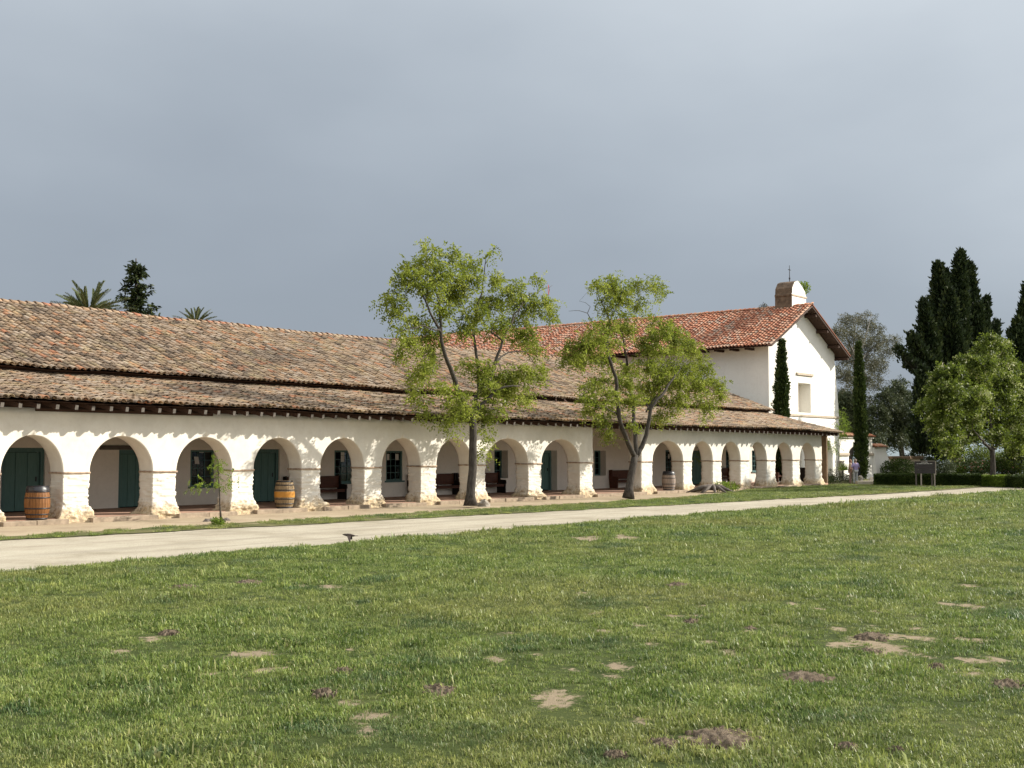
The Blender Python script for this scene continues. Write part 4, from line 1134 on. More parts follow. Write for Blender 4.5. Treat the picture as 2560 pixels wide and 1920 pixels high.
low = thing('garden_wall', (98, 38, 0), 'low dark adobe garden wall behind the hedge', 'wall')
lx0, lx1 = atY(2226, 1150, 38)[0], atY(2300, 1150, 38)[0]
b = MB(); b.box(lx0, lx1, 38, 38.5, 0, 1.45); link('masonry', b.mesh('masonry', [M['trim']]), low)
b = MB(); b.box(lx0, lx1 + .4, 37.8, 38.7, 1.451, 1.72); link('coping', b.mesh('coping', [M['adobe']], False, .05), low)
settle(low, (98, 38, 0))

exec_marker = None
# ================================================================== VEGETATION HELPERS
def leaf_quads(C, D_, S, W_, nrm=None):
    """diamond leaves: centre-base C (N,3), direction D_ (unit), length S, half width W_"""
    N_ = len(C)
    r = rng.normal(size=(N_, 3)) if nrm is None else nrm
    side_ = np.cross(D_, r); side_ /= (np.linalg.norm(side_, axis=1, keepdims=True) + 1e-9)
    S = np.broadcast_to(S, (N_,))[:, None]; W_ = np.broadcast_to(W_, (N_,))[:, None]
    up = np.cross(side_, D_)
    a = C; b = C + D_ * S * 0.5 + side_ * W_ + up * W_ * 0.3; c = C + D_ * S; d = C + D_ * S * 0.5 - side_ * W_ + up * W_ * 0.3
    V = np.stack([a, b, c, d], 1).reshape(-1, 3)
    return V, np.arange(N_ * 4).reshape(-1, 4)
def crown_mesh(name, V, mats, rnd):
    return np_mesh(name, V, np.arange(len(V)).reshape(-1, 4), mats=mats, fattr=rnd)
def unit(v): return v / (np.linalg.norm(v, axis=-1, keepdims=True) + 1e-9)

def build_tree(name, Y0, limbs, blobs, label, cat='tree', group=None, n_att=360, conv=None, leaf=0.085, lw=0.018, sprays=9, leaflets=9, mat_='locust', bark='bark', base=None, depth_k=0.8, droop=0.35, twig_r=0.009, dead=()):
    """limbs: [(pts[(px,py,dy)], r0, r1)] in photo points on the plane Y0+dy; blobs: (px,py,rx,ry)"""
    bx, by = base
    root = thing(name, (bx, by, 0), label, cat, group)
    loc = Vector((bx, by, 0))
    nodes = []; 
    for li, (pts, r0, r1) in enumerate(limbs):
        P3 = []; r0 = r0 * (1.0 if li == 0 else 1.2); r1 = r1 * 1.1
        for p in pts:
            dy = p[2] if len(p) > 2 else 0
            x, z = atY(p[0], p[1], Y0 + dy); P3.append(Vector((x, Y0 + dy, z)))
        # densify
        D3 = []; 
        for a, c in zip(P3[:-1], P3[1:]):
            k = max(1, int((c - a).length / 0.25))
            for i in range(k):
                q = a.lerp(c, i / k); j = 0.035 * (1 if li else 0.4)
                D3.append(q + Vector((random.uniform(-j, j), random.uniform(-j, j), random.uniform(-j, j))) * (0 if i == 0 else 1))
        D3.append(P3[-1]); n_ = len(D3)
        rads = [r0 + (r1 - r0) * (i / (n_ - 1)) for i in range(n_)]
        if li == 0:
            for i in range(n_):
                zz = D3[i].z
                if zz < 0.6: rads[i] *= 1 + 0.75 * (1 - max(0, zz) / 0.6) ** 2
        b = MB(); b.tube([p - loc for p in D3], rads, 12 if li == 0 else 8, cap=True)
        me = b.mesh('trunk' if li == 0 else 'limb', [M[bark]], True)
        if li == 0:
            for v in me.vertices:
                nn_ = noise.noise(Vector((v.co.x * 9, v.co.y * 9, v.co.z * 1.4))); v.co.x += 0.022 * nn_; v.co.y += 0.022 * nn_
        link('trunk' if li == 0 else 'limb', me, root)
        if not (li in dead):
            for p, r in list(zip(D3, rads))[(n_ // 2 if li == 0 else 0):]: nodes.append((p, r))
    NP = np.array([tuple(p) for p, r in nodes]); NR = [r for p, r in nodes]
    # attraction points
    Ablob = np.array([b_[2] * b_[3] for b_ in blobs], float); Ablob /= Ablob.sum()
    att = []
    for (px, py, rx, ry), w in zip(blobs, Ablob):
        k = max(2, int(n_att * w + 0.5))
        dy = random.uniform(-0.6, 0.6) * depth_k * 1.8
        x, z = atY(px, py, Y0 + dy); dpt = proj(x, Y0 + dy, z)[2]
        RX, RZ = 0.88 * rx * dpt / FPX, 0.86 * ry * dpt / FPX; RY = depth_k * (RX + RZ) / 2
        for i in range(k):
            v = rng.normal(size=3); v /= np.linalg.norm(v); v *= rng.uniform(0.15, 1) ** 0.45
            # lateral axis in the photo runs along _R
            o = Vector((x, Y0 + dy, z)) + _R * (v[0] * RX) + Vector((_F.x, _F.y, 0)).normalized() * (v[1] * RY) + Vector((0, 0, v[2] * RZ))
            att.append(o)
    d0 = [min(np.linalg.norm(NP - np.array(a), axis=1)) for a in att]
    order = np.argsort(d0)
    tw = MB(); tips = []
    for oi in order:
        a = np.array(att[oi]); dd = np.linalg.norm(NP - a, axis=1) + 0.25 * np.maximum(0, NP[:, 2] - a[2])
        k = int(np.argmin(dd)); s0 = Vector(NP[k]); e = Vector(a); L = (e - s0).length
        if L < 0.05: continue
        ns_ = max(2, int(L / 0.28)); pts = [s0]
        for i in range(1, ns_ + 1):
            t = i / ns_; q = s0.lerp(e, t); q.z += 0.10 * L * math.sin(t * math.pi) ; j = 0.05 * L / ns_ ** 0.5
            pts.append(q + Vector((random.uniform(-j, j), random.uniform(-j, j), random.uniform(-j, j))))
        ra = min(NR[k] * 0.85, 0.010 + 0.014 * L); rb = min(ra, twig_r)
        tw.tube([p - loc for p in pts], [ra + (rb - ra) * i / ns_ for i in range(ns_ + 1)], 4, cap=False)
        NP = np.vstack([NP, np.array([tuple(p) for p in pts[1:]])]); NR += [ra + (rb - ra) * i / ns_ for i in range(1, ns_ + 1)]
        tips.append((pts[-1], (pts[-1] - pts[-2]).normalized()))
        if L > 0.8: tips.append((pts[len(pts)//2], (pts[-1] - pts[0]).normalized()))
    link('branch_network', tw.mesh('branch_network', [M[bark]]), root, kind='stuff')
    # sprays of leaflets around every tip
    tp = np.array([tuple(t[0]) for t in tips]); td = np.array([tuple(t[1]) for t in tips])
    n_s = len(tp) * sprays
    C0 = np.repeat(tp, sprays, 0) + rng.normal(0, 0.12, (n_s, 3))
    Dd = unit(np.repeat(td, sprays, 0) * 0.7 + rng.normal(0, 0.75, (n_s, 3)) + np.array([0, 0, -0.1]))
    L = rng.uniform(0.16, 0.34, n_s) * (leaf / 0.085)
    Vs, Rn = [], []
    sid = unit(np.cross(Dd, rng.normal(size=(n_s, 3))))
    tshade = np.repeat(rng.normal(0, 0.16, len(tp)), sprays)
    shade = np.clip(rng.normal(0.46, 0.2, n_s) + tshade, 0, 0.97)
    for k in range(leaflets):
        t = (k + 0.6) / leaflets
        base_ = C0 + Dd * (L * t)[:, None] + np.array([0, 0, -1.0]) * (droop * L * t * t)[:, None]
        sgn_ = 1 if k % 2 else -1
        ld = unit(sid * sgn_ + Dd * 0.55 + rng.normal(0, 0.25, (n_s, 3)))
        V, _ = leaf_quads(base_, ld, leaf * rng.uniform(0.7, 1.25, n_s), lw * rng.uniform(0.8, 1.3, n_s))
        Vs.append(V); Rn.append(np.clip(shade + rng.normal(0, 0.08, n_s), 0, 0.97))
    V = np.concatenate(Vs); Rn = np.concatenate(Rn)
    sel = rng.uniform(0, 1, len(Rn)) < 0.004; Rn[sel] = 1.0
    V = V - np.array([bx, by, 0])
    link('crown', crown_mesh('crown', V, [M[mat_]], Rn), root)
    return root

def cv(ox, oy, s_, L): return [(ox + p[0] / s_, oy + p[1] / s_) + tuple(p[2:]) for p in L]
def cb(ox, oy, s_, L): return [(ox + x / s_, oy + y / s_, rx / s_, ry / s_) for x, y, rx, ry in L]

# ---- tree 1
T1Y = 28.7
z7 = lambda L: cv(900, 560, 3.456, L)
base1 = atY(1176, 1262, T1Y)
limbs1 = [
    (cv(600, 960, 3.456, [(1990, 1052), (1992, 960), (2005, 800), (2013, 600), (2015, 450), (2012, 340), (1995, 250)]), 0.165, 0.12),
    (z7([(955, 1640), (870, 1500, -.1), (820, 1350, -.2), (760, 1200, -.3), (720, 1080, -.4), (700, 940, -.4), (640, 830, -.5), (590, 720, -.6), (540, 600, -.7)]), 0.095, 0.02),
    (z7([(960, 1640), (1030, 1450, .2), (1020, 1250, .4), (1000, 1100, .5), (980, 950, .5), (1000, 800, .6), (1020, 700, .6), (1060, 560, .7), (1080, 350, .7), (1130, 255, .7)]), 0.075, 0.008),
    (z7([(970, 1640), (1100, 1520, -.3), (1180, 1430, -.5), (1260, 1405, -.7), (1380, 1400, -.9)]), 0.07, 0.02),
    (z7([(1010, 1500, .1), (1130, 1330, -.1), (1170, 1190, -.1), (1230, 1010, -.2), (1300, 880, -.3), (1330, 780, -.3), (1400, 700, -.4)]), 0.065, 0.02),
    (z7([(1170, 1195, -.1), (1280, 1110, .2), (1450, 1095, .4)]), 0.035, 0.015),
    (z7([(700, 940, -.4), (690, 780, -.1), (680, 650, .1), (600, 450, .2), (565, 320, .2)]), 0.045, 0.012),
    (z7([(1230, 1010, -.2), (1130, 930, 0), (1190, 820, .2)]), 0.03, 0.012),
    (z7([(1300, 880, -.3), (1400, 700, 0), (1460, 610, .1), (1560, 575, .1), (1660, 530, .1)]), 0.02, 0.005),
    (z7([(985, 960, .5), (850, 930, .3), (740, 940, .1)]), 0.025, 0.015),
    (z7([(700, 930, -.4), (560, 880, -.8), (450, 900, -1.0), (340, 930, -1.1)]), 0.03, 0.008),
]
blobs1 = cb(900, 560, 3.456, [(590,215,80,50),(780,270,85,50),(960,340,100,60),(600,330,100,60),(450,390,120,50),(420,480,140,70),(700,430,150,70),(900,480,150,80),
    (560,560,150,70),(320,620,100,50),(280,700,80,45),(290,790,55,45),(1180,480,80,50),(1330,560,120,70),(1540,520,45,60),(1130,650,150,80),(1400,690,150,80),
    (1580,700,100,70),(1640,790,60,45),(800,620,160,80),(1000,780,140,60),(700,760,120,50),(480,850,120,40),(360,920,65,45),(600,960,140,60),(450,1020,100,60),
    (900,900,120,50),(1180,900,110,70),(1350,820,120,45),(1430,980,140,80),(1530,1090,85,60),(600,1120,80,60),(400,1130,65,50),(560,1260,100,60),(470,1320,65,50),
    (1000,1250,160,70),(1200,1330,170,80),(1400,1290,160,70),(1550,1290,80,50),(1330,1450,120,70),(1430,1510,80,50),(1100,1420,120,60),(850,1500,110,60),(500,1500,60,50),
    (560,1570,45,40),(900,1600,130,60),(1130,1580,150,50),(680,1410,80,40),(1120,250,18,25)]) + cb(600, 960, 3.456, [(1600,250,50,40),(1780,290,80,30),(2110,290,90,50),(1830,420,45,26),(2120,430,60,35),(2090,610,45,38),(1900,250,80,40)])
tree_a = build_tree('locust_tree', T1Y, limbs1, blobs1, 'tall airy tree with grey trunk by the sixth arch, red ribbon on its right twig', base=(base1[0], T1Y), n_att=640, sprays=6, leaf=0.12, lw=0.027, depth_k=0.5, group='two leafy trees along the path')
rx_, rz_ = atY(1371, 712, T1Y + .1)
b = MB(); b.tube([(rx_ - base1[0], 0.1, rz_), (rx_ - 0.02 - base1[0], 0.1, rz_ - 0.2), (rx_ + 0.01 - base1[0], 0.1, rz_ - 0.42), (rx_ + 0.07 - base1[0], 0.1, rz_ - 0.2), (rx_ - base1[0], 0.1, rz_)], [0.010]*5, 4)
rb = b.obj('ribbon', simple('red_ribbon', (0.6, 0.08, 0.06)), None, label='thin red ribbon tied to the right-hand twig of the tall tree', cat='ribbon'); rb.location = (base1[0], T1Y, 0)

# ---- tree 2
T2Y = 28.8
z8 = lambda L: cv(1380, 640, 3.95, L); z4 = lambda L: cv(1200, 960, 3.456, L)
base2 = atY(1571, 1243, T2Y)
limbs2 = [
    (z4([(1282, 985), (1290, 900), (1305, 800), (1325, 700), (1340, 615)]), 0.17, 0.14),
    (z4([(1335, 625), (1275, 500, -.1), (1235, 400, -.2), (1200, 280, -.3), (1190, 150, -.4)]) + z8([(640, 1280, -.5), (600, 1120, -.5), (560, 1000, -.5), (540, 880, -.4), (560, 760, -.3), (570, 640, -.2)]), 0.095, 0.035),
    (z4([(1345, 620), (1342, 450, .1), (1328, 300, .3), (1322, 150, .4)]) + z8([(790, 1400, .5), (760, 1250, .5), (742, 1060, .5), (712, 880, .4), (640, 820, .3)]), 0.085, 0.03),
    (z4([(1350, 625), (1400, 540, -.1), (1440, 430, -.2), (1462, 300, -.3), (1475, 210, -.4), (1530, 130, -.5), (1600, 60, -.6)]) + z8([(1180, 1230, -.6), (1260, 1130, -.5), (1310, 1040, -.4)]), 0.095, 0.008),
    (z4([(1468, 250, -.3), (1440, 170, -.1), (1400, 120, .1)]), 0.035, 0.02),
    (z8([(570, 650, -.2), (520, 520, -.1), (470, 420, 0), (440, 330, 0)]), 0.03, 0.012),
    (z8([(570, 650, -.2), (620, 540, 0), (680, 470, .2), (760, 380, .3)]), 0.03, 0.012),
    (z8([(712, 880, .4), (670, 700, .4), (660, 560, .3)]), 0.03, 0.015),
    (z8([(930, 1540, .2), (1000, 1420, .2), (1120, 1280, .1), (1250, 1200, 0)]), 0.035, 0.012),
    (z8([(640, 1560, -.2), (540, 1500, -.4), (440, 1500, -.6)]), 0.025, 0.01),
    (z8([(420, 720, 0), (400, 660, 0), (350, 565, 0), (270, 540, 0), (165, 545, .1)]), 0.018, 0.005),
    (z8([(352, 560, 0), (378, 500, 0), (330, 460, .1), (270, 445, .1)]), 0.012, 0.004),
    (z8([(940, 1010, .2), (1000, 940, .2), (1100, 900, .2), (1200, 870, .2)]), 0.03, 0.012),
]
blobs2 = cb(1380, 640, 3.95, [(620,215,35,28),(520,270,120,45),(420,300,70,45),(640,330,140,55),(850,290,120,45),(1000,280,85,45),(1090,350,55,40),(680,430,130,60),(850,480,80,45),
    (880,570,40,30),(540,430,80,60),(530,560,50,45),(700,600,55,40),(400,680,60,40),(560,710,130,50),(700,730,110,60),(450,790,110,50),(300,880,110,50),(170,900,70,50),(200,980,100,50),
    (400,900,120,70),(560,860,90,60),(150,1080,50,40),(340,1010,140,60),(520,1040,110,60),(1010,640,70,50),(1130,700,110,50),(1050,780,130,60),(1200,820,110,80),(1340,850,100,60),
    (900,860,100,50),(980,920,140,60),(1400,930,80,60),(1230,940,100,50),(1430,1010,50,50),(900,1080,150,60),(750,1150,110,50),(1100,1100,180,80),(1300,1140,170,80),(1480,1120,110,70),
    (1600,1250,100,80),(1650,1360,60,70),(1420,1280,160,80),(1180,1240,180,80),(950,1280,160,70),(700,1260,130,60),(480,1230,100,50),(380,1300,80,50),(340,1400,80,50),(540,1380,100,50),
    (800,1420,110,50),(1050,1380,140,60),(1250,1400,120,50),(1500,1420,100,60),(1560,1500,45,60),(1500,1590,28,40),(1180,1530,90,45),(600,1500,100,50),(420,1500,80,50),(330,1540,60,35),
    (1050,1600,90,40),(520,1620,90,35)]) + cb(1200, 960, 3.456, [(1110,430,50,35),(1330,380,50,40)])
tree_b = build_tree('locust_tree', T2Y, limbs2, blobs2, 'three-forked leafy tree in front of the open bay, dead twigs at upper left', base=(base2[0], T2Y), n_att=760, sprays=6, leaf=0.12, lw=0.027, depth_k=0.6, group='two leafy trees along the path')

# ---- right-hand broadleaf tree
gx_, gy_ = gnd(2477, 1217)
zr = lambda L: cv(1840, 600, 3.072, L)
limbs3 = [(cv(2160, 1040, 5.53, [(1785, 980), (1783, 800), (1778, 600), (1775, 430)]), 0.17, 0.13),
    (cv(2160, 1040, 5.53, [(1770, 470), (1690, 400, -.1), (1600, 300, -.2), (1500, 180, -.3)]), 0.08, 0.02),
    (cv(2160, 1040, 5.53, [(1775, 450), (1780, 300, .2), (1760, 150, .2), (1740, 0, .2)]), 0.08, 0.03),
    (cv(2160, 1040, 5.53, [(1785, 470), (1860, 390, -.1), (1980, 260, -.2), (2080, 120, -.2)]), 0.08, 0.02)]
blobs3 = cb(1840, 600, 3.072, [(1960,790,90,50),(2040,840,90,60),(1900,860,90,50),(1780,930,90,50),(1900,960,130,70),(2050,960,140,80),(1560,1040,70,50),(1680,1030,110,60),(1840,1090,150,90),
    (2030,1090,150,90),(2180,1060,110,100),(1540,1130,60,50),(1640,1160,130,80),(1800,1220,160,90),(2000,1230,170,90),(2170,1220,130,90),(1480,1260,70,60),(1600,1300,130,80),(1760,1350,150,80),
    (1930,1380,150,90),(2110,1370,150,90),(2230,1380,100,90),(1550,1400,80,60),(1640,1460,90,60),(1800,1480,120,60),(2000,1500,120,70),(2150,1500,110,70),(1620,1560,70,50),(1700,1600,80,50),(2130,1590,90,50)])
tree_c = build_tree('broadleaf_tree', gy_, limbs3, blobs3, 'dense green tree with pale blossoms in front of the hedge at the right', base=(gx_, gy_), n_att=900, sprays=8, leaflets=7, leaf=0.15, lw=0.05, mat_='magnolia', depth_k=0.95)

# ---- conifers built from upswept sprays round tapered spires
def spires(name, Y0, sp, label, group=None, base_px=None, mat_='cypress', dens=1.0, size=0.32, cat='tree', bark='bark', trunk_top=0.5, trunk_r=0.18, lw=0.2, rough=1.0, base_z=0.0):
    """sp: (px_top, py_top, py_base, r_px [, dy, lean_px])"""
    bx = atY(base_px, 1185, Y0)[0]
    root = thing(name, (bx, Y0, 0), label, cat, group)
    Vs, Rn = [], []; core = MB()
    for s_ in sp:
        pxt, pyt, pyb, rp = s_[:4]; dy = s_[4] if len(s_) > 4 else 0; lean = s_[5] if len(s_) > 5 else 0
        xt, zt = atY(pxt, pyt, Y0 + dy); xb, zb = atY(pxt + lean, pyb, Y0 + dy)
        zb = max(zb, 0.15) if pyb < 1300 else 0.1
        dp = proj(xt, Y0 + dy, zt)[2]; Rm = rp * dp / FPX; H = zt - zb
        n_ = int(dens * 260 * H * Rm / size ** 1.3 * 0.30)
        t = rng.uniform(0, 1, n_) ** 0.85
        prof_ = lambda t: np.minimum(1.0, (1 - t) * 3.0) ** 0.75 * np.minimum(1, 0.55 + t * 2.5) * (1 - 0.42 * t)
        a = rng.uniform(0, 6.283, n_)
        lob = np.array([noise.noise(Vector((math.cos(w) * 1.6 + pxt, math.sin(w) * 1.6, tt * H * 0.55))) for w, tt in zip(a, t)])
        rr = Rm * prof_(t) * (1 + 0.45 * rough * lob) * rng.uniform(0.66, 1.06, n_)
        C = np.stack([xb + (xt - xb) * t + rr * np.cos(a), Y0 + dy + rr * np.sin(a), zb + H * t - 0.25 * size], -1)
        Dd = unit(np.stack([np.cos(a) * 0.45, np.sin(a) * 0.45, np.full(n_, 1.0)], -1) + rng.normal(0, 0.28, (n_, 3)))
        nr = np.stack([np.cos(a), np.sin(a), np.zeros(n_)], -1) + rng.normal(0, 0.5, (n_, 3))
        for k in range(3):
            off = rng.normal(0, size * 0.28, (n_, 3))
            V, _ = leaf_quads(C + off, unit(Dd + rng.normal(0, 0.25, (n_, 3))), size * rng.uniform(0.5, 1.1, n_), size * lw * rng.uniform(0.6, 1.2, n_), np.cross(Dd, nr) + rng.normal(0, .4, (n_, 3)))
            Vs.append(V); Rn.append(np.clip(rng.uniform(0, 0.7, n_) + lob * 0.5, 0, 1))
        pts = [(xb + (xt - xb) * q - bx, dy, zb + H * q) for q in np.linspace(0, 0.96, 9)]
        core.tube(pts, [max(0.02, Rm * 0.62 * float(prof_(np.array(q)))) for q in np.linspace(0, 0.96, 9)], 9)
    V = np.concatenate(Vs) - np.array([bx, Y0, 0])
    link('crown', crown_mesh('crown', V, [M[mat_]], np.concatenate(Rn)), root)
    link('spire_core', core.mesh('spire_core', [M['core']], True), root)
    b = MB(); b.tube([(0, 0, 0), (0.02, 0, 1.2), (0, 0, trunk_top * 4 + 1)], [trunk_r * 1.3, trunk_r, trunk_r * 0.7], 9)
    link('trunk', b.mesh('trunk', [M[bark]], True), root)
    return root
spires('slim_cypress', 35.6, [(1954.5, 851, 1190, 17.5)], 'slim dark cypress standing against the church front behind the porch roof end', 'slim column cypresses by the church', 1956, 'cypress_mid', 1.6, 0.26, lw=0.22, rough=0.5, trunk_r=.1)
spires('slim_cypress', 35.5, [(2146, 857, 1196, 14.5, 0, 8)], 'tall slim column cypress growing in front of the gateway', 'slim column cypresses by the church', 2154, 'cypress_mid', 1.6, 0.26, lw=0.22, rough=0.5, trunk_r=.1)
zs6 = lambda x, y, yb, r, dy=0, ln=0: (1840 + x / 3.072, 600 + y / 3.072, 600 + yb / 3.072, r / 3.072, dy, ln)
spires('large_cypress', 36, [zs6(1548,185,1500,120,0,40), zs6(1606,230,1400,80,1), zs6(1725,90,1560,110,0,-30), zs6(1795,180,1500,105,1), zs6(1925,445,1400,90,.5,-50), zs6(2005,625,1300,70,.5,-60),
    zs6(1340,715,1150,75,-.5,60), zs6(1240,830,1060,60,-.5,70), zs6(1440,470,1500,95,-.4,30), zs6(1480,900,1620,110,-1,60), zs6(1640,380,1560,120,-1), zs6(1860,500,1560,110,-.8,-30), zs6(1560,1020,1680,105,-2), zs6(1430,980,1640,80,-2)],
    'massive multi-spired dark cypress behind the blossoming tree', None, 2392, 'cypress', 0.85, 0.5, lw=0.2, trunk_r=0.5)
spires('edge_cypress', 24.5, [(2570, 715, 1150, 42), (2545, 800, 1150, 32, -.5), (2528, 830, 1120, 14), (2610, 690, 1150, 50)], 'dark cypress cut off by the right edge of the photo', None, 2580, 'cypress', 0.9, 0.45, lw=0.2, trunk_r=0.4)
z1 = lambda x, y, yb, r, dy=0, ln=0: (x / 3.456, 600 + y / 3.456, 600 + yb / 3.456, r / 3.456, dy, ln)

# dark spruce behind the roof: whorls of drooping, upturned branches
def spruce(name, Y0, pxc, pyt, label):
    xt, zt = atY(pxc, pyt, Y0); root = thing(name, (xt, Y0, 0), label, 'tree'); dp = proj(xt, Y0, zt)[2]; u = dp / FPX
    b = MB(); b.tube([(0, 0, 0), (0.1, 0, zt * 0.6), (0, 0, zt)], [0.3, 0.2, 0.03], 8); link('trunk', b.mesh('trunk', [M['bark']], True), root)
    tw = MB(); Cs, Ds, Ns = [], [], []
    for k in range(230):
        t = random.random() ** 0.75; z = zt - t * 8.5 - 0.2
        Lb = (0.45 + 3.6 * t) * random.uniform(0.45, 1.1) * (0.75 if 0.15 < t < 0.3 else 1)
        a = random.uniform(0, 6.283); dx, dy = math.cos(a), math.sin(a)
        pts = [Vector((dx * Lb * q, dy * Lb * q, z - 0.30 * Lb * math.sin(q * 2.4) + 0.28 * Lb * q ** 3)) for q in np.linspace(0, 1, 7)]
        tw.tube(pts, [0.03, .026, .022, .018, .014, .01, .006], 4, cap=False)
        for i in range(int(26 * Lb) + 8):
            q = random.random() ** 0.8 * 0.999; f_ = q * 6; i0 = int(f_); p = pts[i0].lerp(pts[i0 + 1], f_ - i0)
            Cs.append(tuple(p + Vector((random.gauss(0, .06), random.gauss(0, .06), random.gauss(0, .05)))))
            Ds.append((dx * 0.7 + random.gauss(0, .55), dy * 0.7 + random.gauss(0, .55), random.gauss(-0.15, .4)))
    C, D_ = np.array(Cs), unit(np.array(Ds)); V1, _ = leaf_quads(C, D_, rng.uniform(0.2, 0.42, len(C)), 0.055); V2, _ = leaf_quads(C, unit(D_ + rng.normal(0, .5, D_.shape)), rng.uniform(0.15, 0.35, len(C)), 0.05)
    V = np.concatenate([V1, V2]); link('crown', crown_mesh('crown', V, [M['cypress']], rng.uniform(0, 1, len(V) // 4)), root)
    link('branch_network', tw.mesh('branch_network', [M['bark']]), root, kind='stuff')
spruce('spruce', 60, 340, 646, 'ragged dark conifer rising behind the main roof at left')

def palm(Y0, pxc, pyc, rpx, nf_, label, grp):
    xc, zc_ = atY(pxc, pyc, Y0); root = thing('palm_tree', (xc, Y0, 0), label, 'palm', grp); dp = proj(xc, Y0, zc_)[2]; Rr = rpx * dp / FPX
    b = MB(); b.tube([(0, 0, 0), (0, 0, zc_ * 0.5), (0, 0, zc_)], [0.38, 0.33, 0.36], 10); link('trunk', b.mesh('trunk', [M['bark']], True), root)
    fm = []
    for v_ in range(3):   # frond: rachis with folded rows of stiff leaflets
        Vs = []; rach = MB(); pts = [Vector((0, q * 1.0, 0.0 - 0.22 * q ** 2.2)) for q in np.linspace(0, 1, 9)]
        rach.tube(pts, [0.012 * (1 - .8 * i / 8) for i in range(9)], 4)
        nn_ = 46; C = []; D_ = []
        for sgn_ in (-1, 1):
            for i in range(nn_):
                q = 0.10 + 0.90 * i / nn_; C.append((0, q, -0.22 * q ** 2.2)); D_.append((sgn_ * 0.5, 0.85, 0.35 + random.gauss(0, .12)))
        C, D_ = np.array(C), unit(np.array(D_) + rng.normal(0, .08, (len(D_), 3)))
        V, _ = leaf_quads(C, D_, 0.10 * np.sin(np.tile(np.linspace(0.35, 2.9, nn_), 2)) + 0.03, 0.014, np.tile([0, 0, 1.0], (len(C), 1)))
        me = np_mesh('frond', np.concatenate([V, np.array(rach.v)]), np.concatenate([np.arange(len(V)).reshape(-1, 4), np.array([f for f in rach.f if len(f) == 4]) + len(V)]), mats=[M['palm']],
                     fattr=np.concatenate([np.clip(rng.normal(.5, .25, len(V)//4), 0, 1), np.full(len([f for f in rach.f if len(f) == 4]), 0.9)]))
        fm.append(me)
    for k in range(nf_):
        t = (k + 0.5) / nf_; pitch = R(84) - t * R(95); az = k * 2.399
        o = link('frond', fm[k % 3], root); o.location = (0, 0, zc_); s_ = Rr * random.uniform(0.85, 1.1) * (0.8 + .25 * t); o.scale = (s_, s_, s_)
        o.rotation_euler = (pitch, random.uniform(-.5, .5), az)
palm(56, 222, 792, 108, 46, 'larger date palm crown rising behind the tiled roof at left', 'palms behind the main roof')
palm(64, 488, 818, 68, 34, 'smaller palm crown just showing above the roof ridge', 'palms behind the main roof')

# ---- grey-green trees behind the church
def mass_tree(name, Y0, base_px, limbs, blobs, label, mat_, n_att, leaf, lw, bark='bark', sprays=8, leaflets=7, depth_k=0.8, group=None, twig_r=0.012, droop=.35):
    return build_tree(name, Y0, limbs, blobs, label, base=(atY(base_px, 1180, Y0)[0], Y0), n_att=n_att, sprays=sprays, leaflets=leaflets, leaf=leaf, lw=lw, mat_=mat_, bark=bark, depth_k=depth_k, group=group, twig_r=twig_r, droop=droop)
def g(px, Y0):     # base point just under ground level at column px
    return (px, 960 + 0, 0)
def trunk_pts(px, Y0, pts):
    x, z = atY(px, 1150, Y0); p0 = proj(x, Y0, 0.0); return [(p0[0], p0[1], 0)] + pts
mass_tree('pepper_tree', 48, 2150, [(trunk_pts(2150, 48, zr([(930, 1500), (920, 1200), (920, 900)])), 0.35, 0.2),
    (zr([(920, 1100), (900, 850), (915, 700), (900, 600)]), 0.14, 0.03), (zr([(920, 1000), (980, 800), (1020, 650), (1040, 570)]), 0.12, 0.02), (zr([(925, 950), (1060, 820), (1180, 770), (1240, 740)]), 0.12, 0.02), (zr([(915, 900), (850, 750), (800, 650)]), 0.10, 0.02)],
    cb(1840, 600, 3.072, [(800,700,70,60),(860,620,90,50),(980,600,110,50),(1040,680,90,60),(900,740,130,80),(1010,800,110,80),(1100,760,80,60),(1200,770,80,45),(1160,850,90,60),(850,880,100,90),(980,930,120,90),(1090,960,90,80),(820,1030,90,90),(950,1080,120,90),(1060,1080,80,70),(850,1200,100,90),(960,1240,90,80),(820,1330,80,80)]),
    'half-bare grey-green tree rising behind the church and gateway', 'pepper', 620, 0.20, 0.035, 'pale_bark', 7, 6)
mass_tree('olive_tree', 46, 2250, [(trunk_pts(2262, 46, zr([(1260, 1560), (1250, 1400)])), 0.3, 0.2), (zr([(1250, 1420), (1180, 1300), (1150, 1200)]), 0.12, 0.04), (zr([(1250, 1420), (1290, 1280), (1280, 1150)]), 0.12, 0.04)],
    cb(1840, 600, 3.072, [(1260,1100,60,40),(1220,1170,100,70),(1290,1200,70,80),(1130,1220,90,70),(1200,1300,130,90),(1080,1330,90,90),(1290,1350,90,90),(1200,1430,130,80),(1080,1450,90,80),(1310,1480,80,60),(1190,1540,120,60),(1300,1560,60,40),(1060,1530,80,60)]),
    'rounded dark olive tree between the slim cypress and the large cypress', 'olive', 330, 0.24, 0.05, 'bark', 8, 8)
mass_tree('olive_tree', 43, 2120, [(trunk_pts(2120, 43, zr([(900, 1500), (900, 1400)])), 0.25, 0.15), (zr([(900, 1450), (860, 1350), (850, 1250)]), 0.1, 0.03)],
    cb(1840, 600, 3.072, [(850,1250,70,80),(900,1330,90,90),(980,1400,80,80),(860,1430,80,70),(950,1480,90,50)]),
    'dark bushy olive directly behind the gateway coping', 'olive', 150, 0.24, 0.05, 'bark', 8, 8)

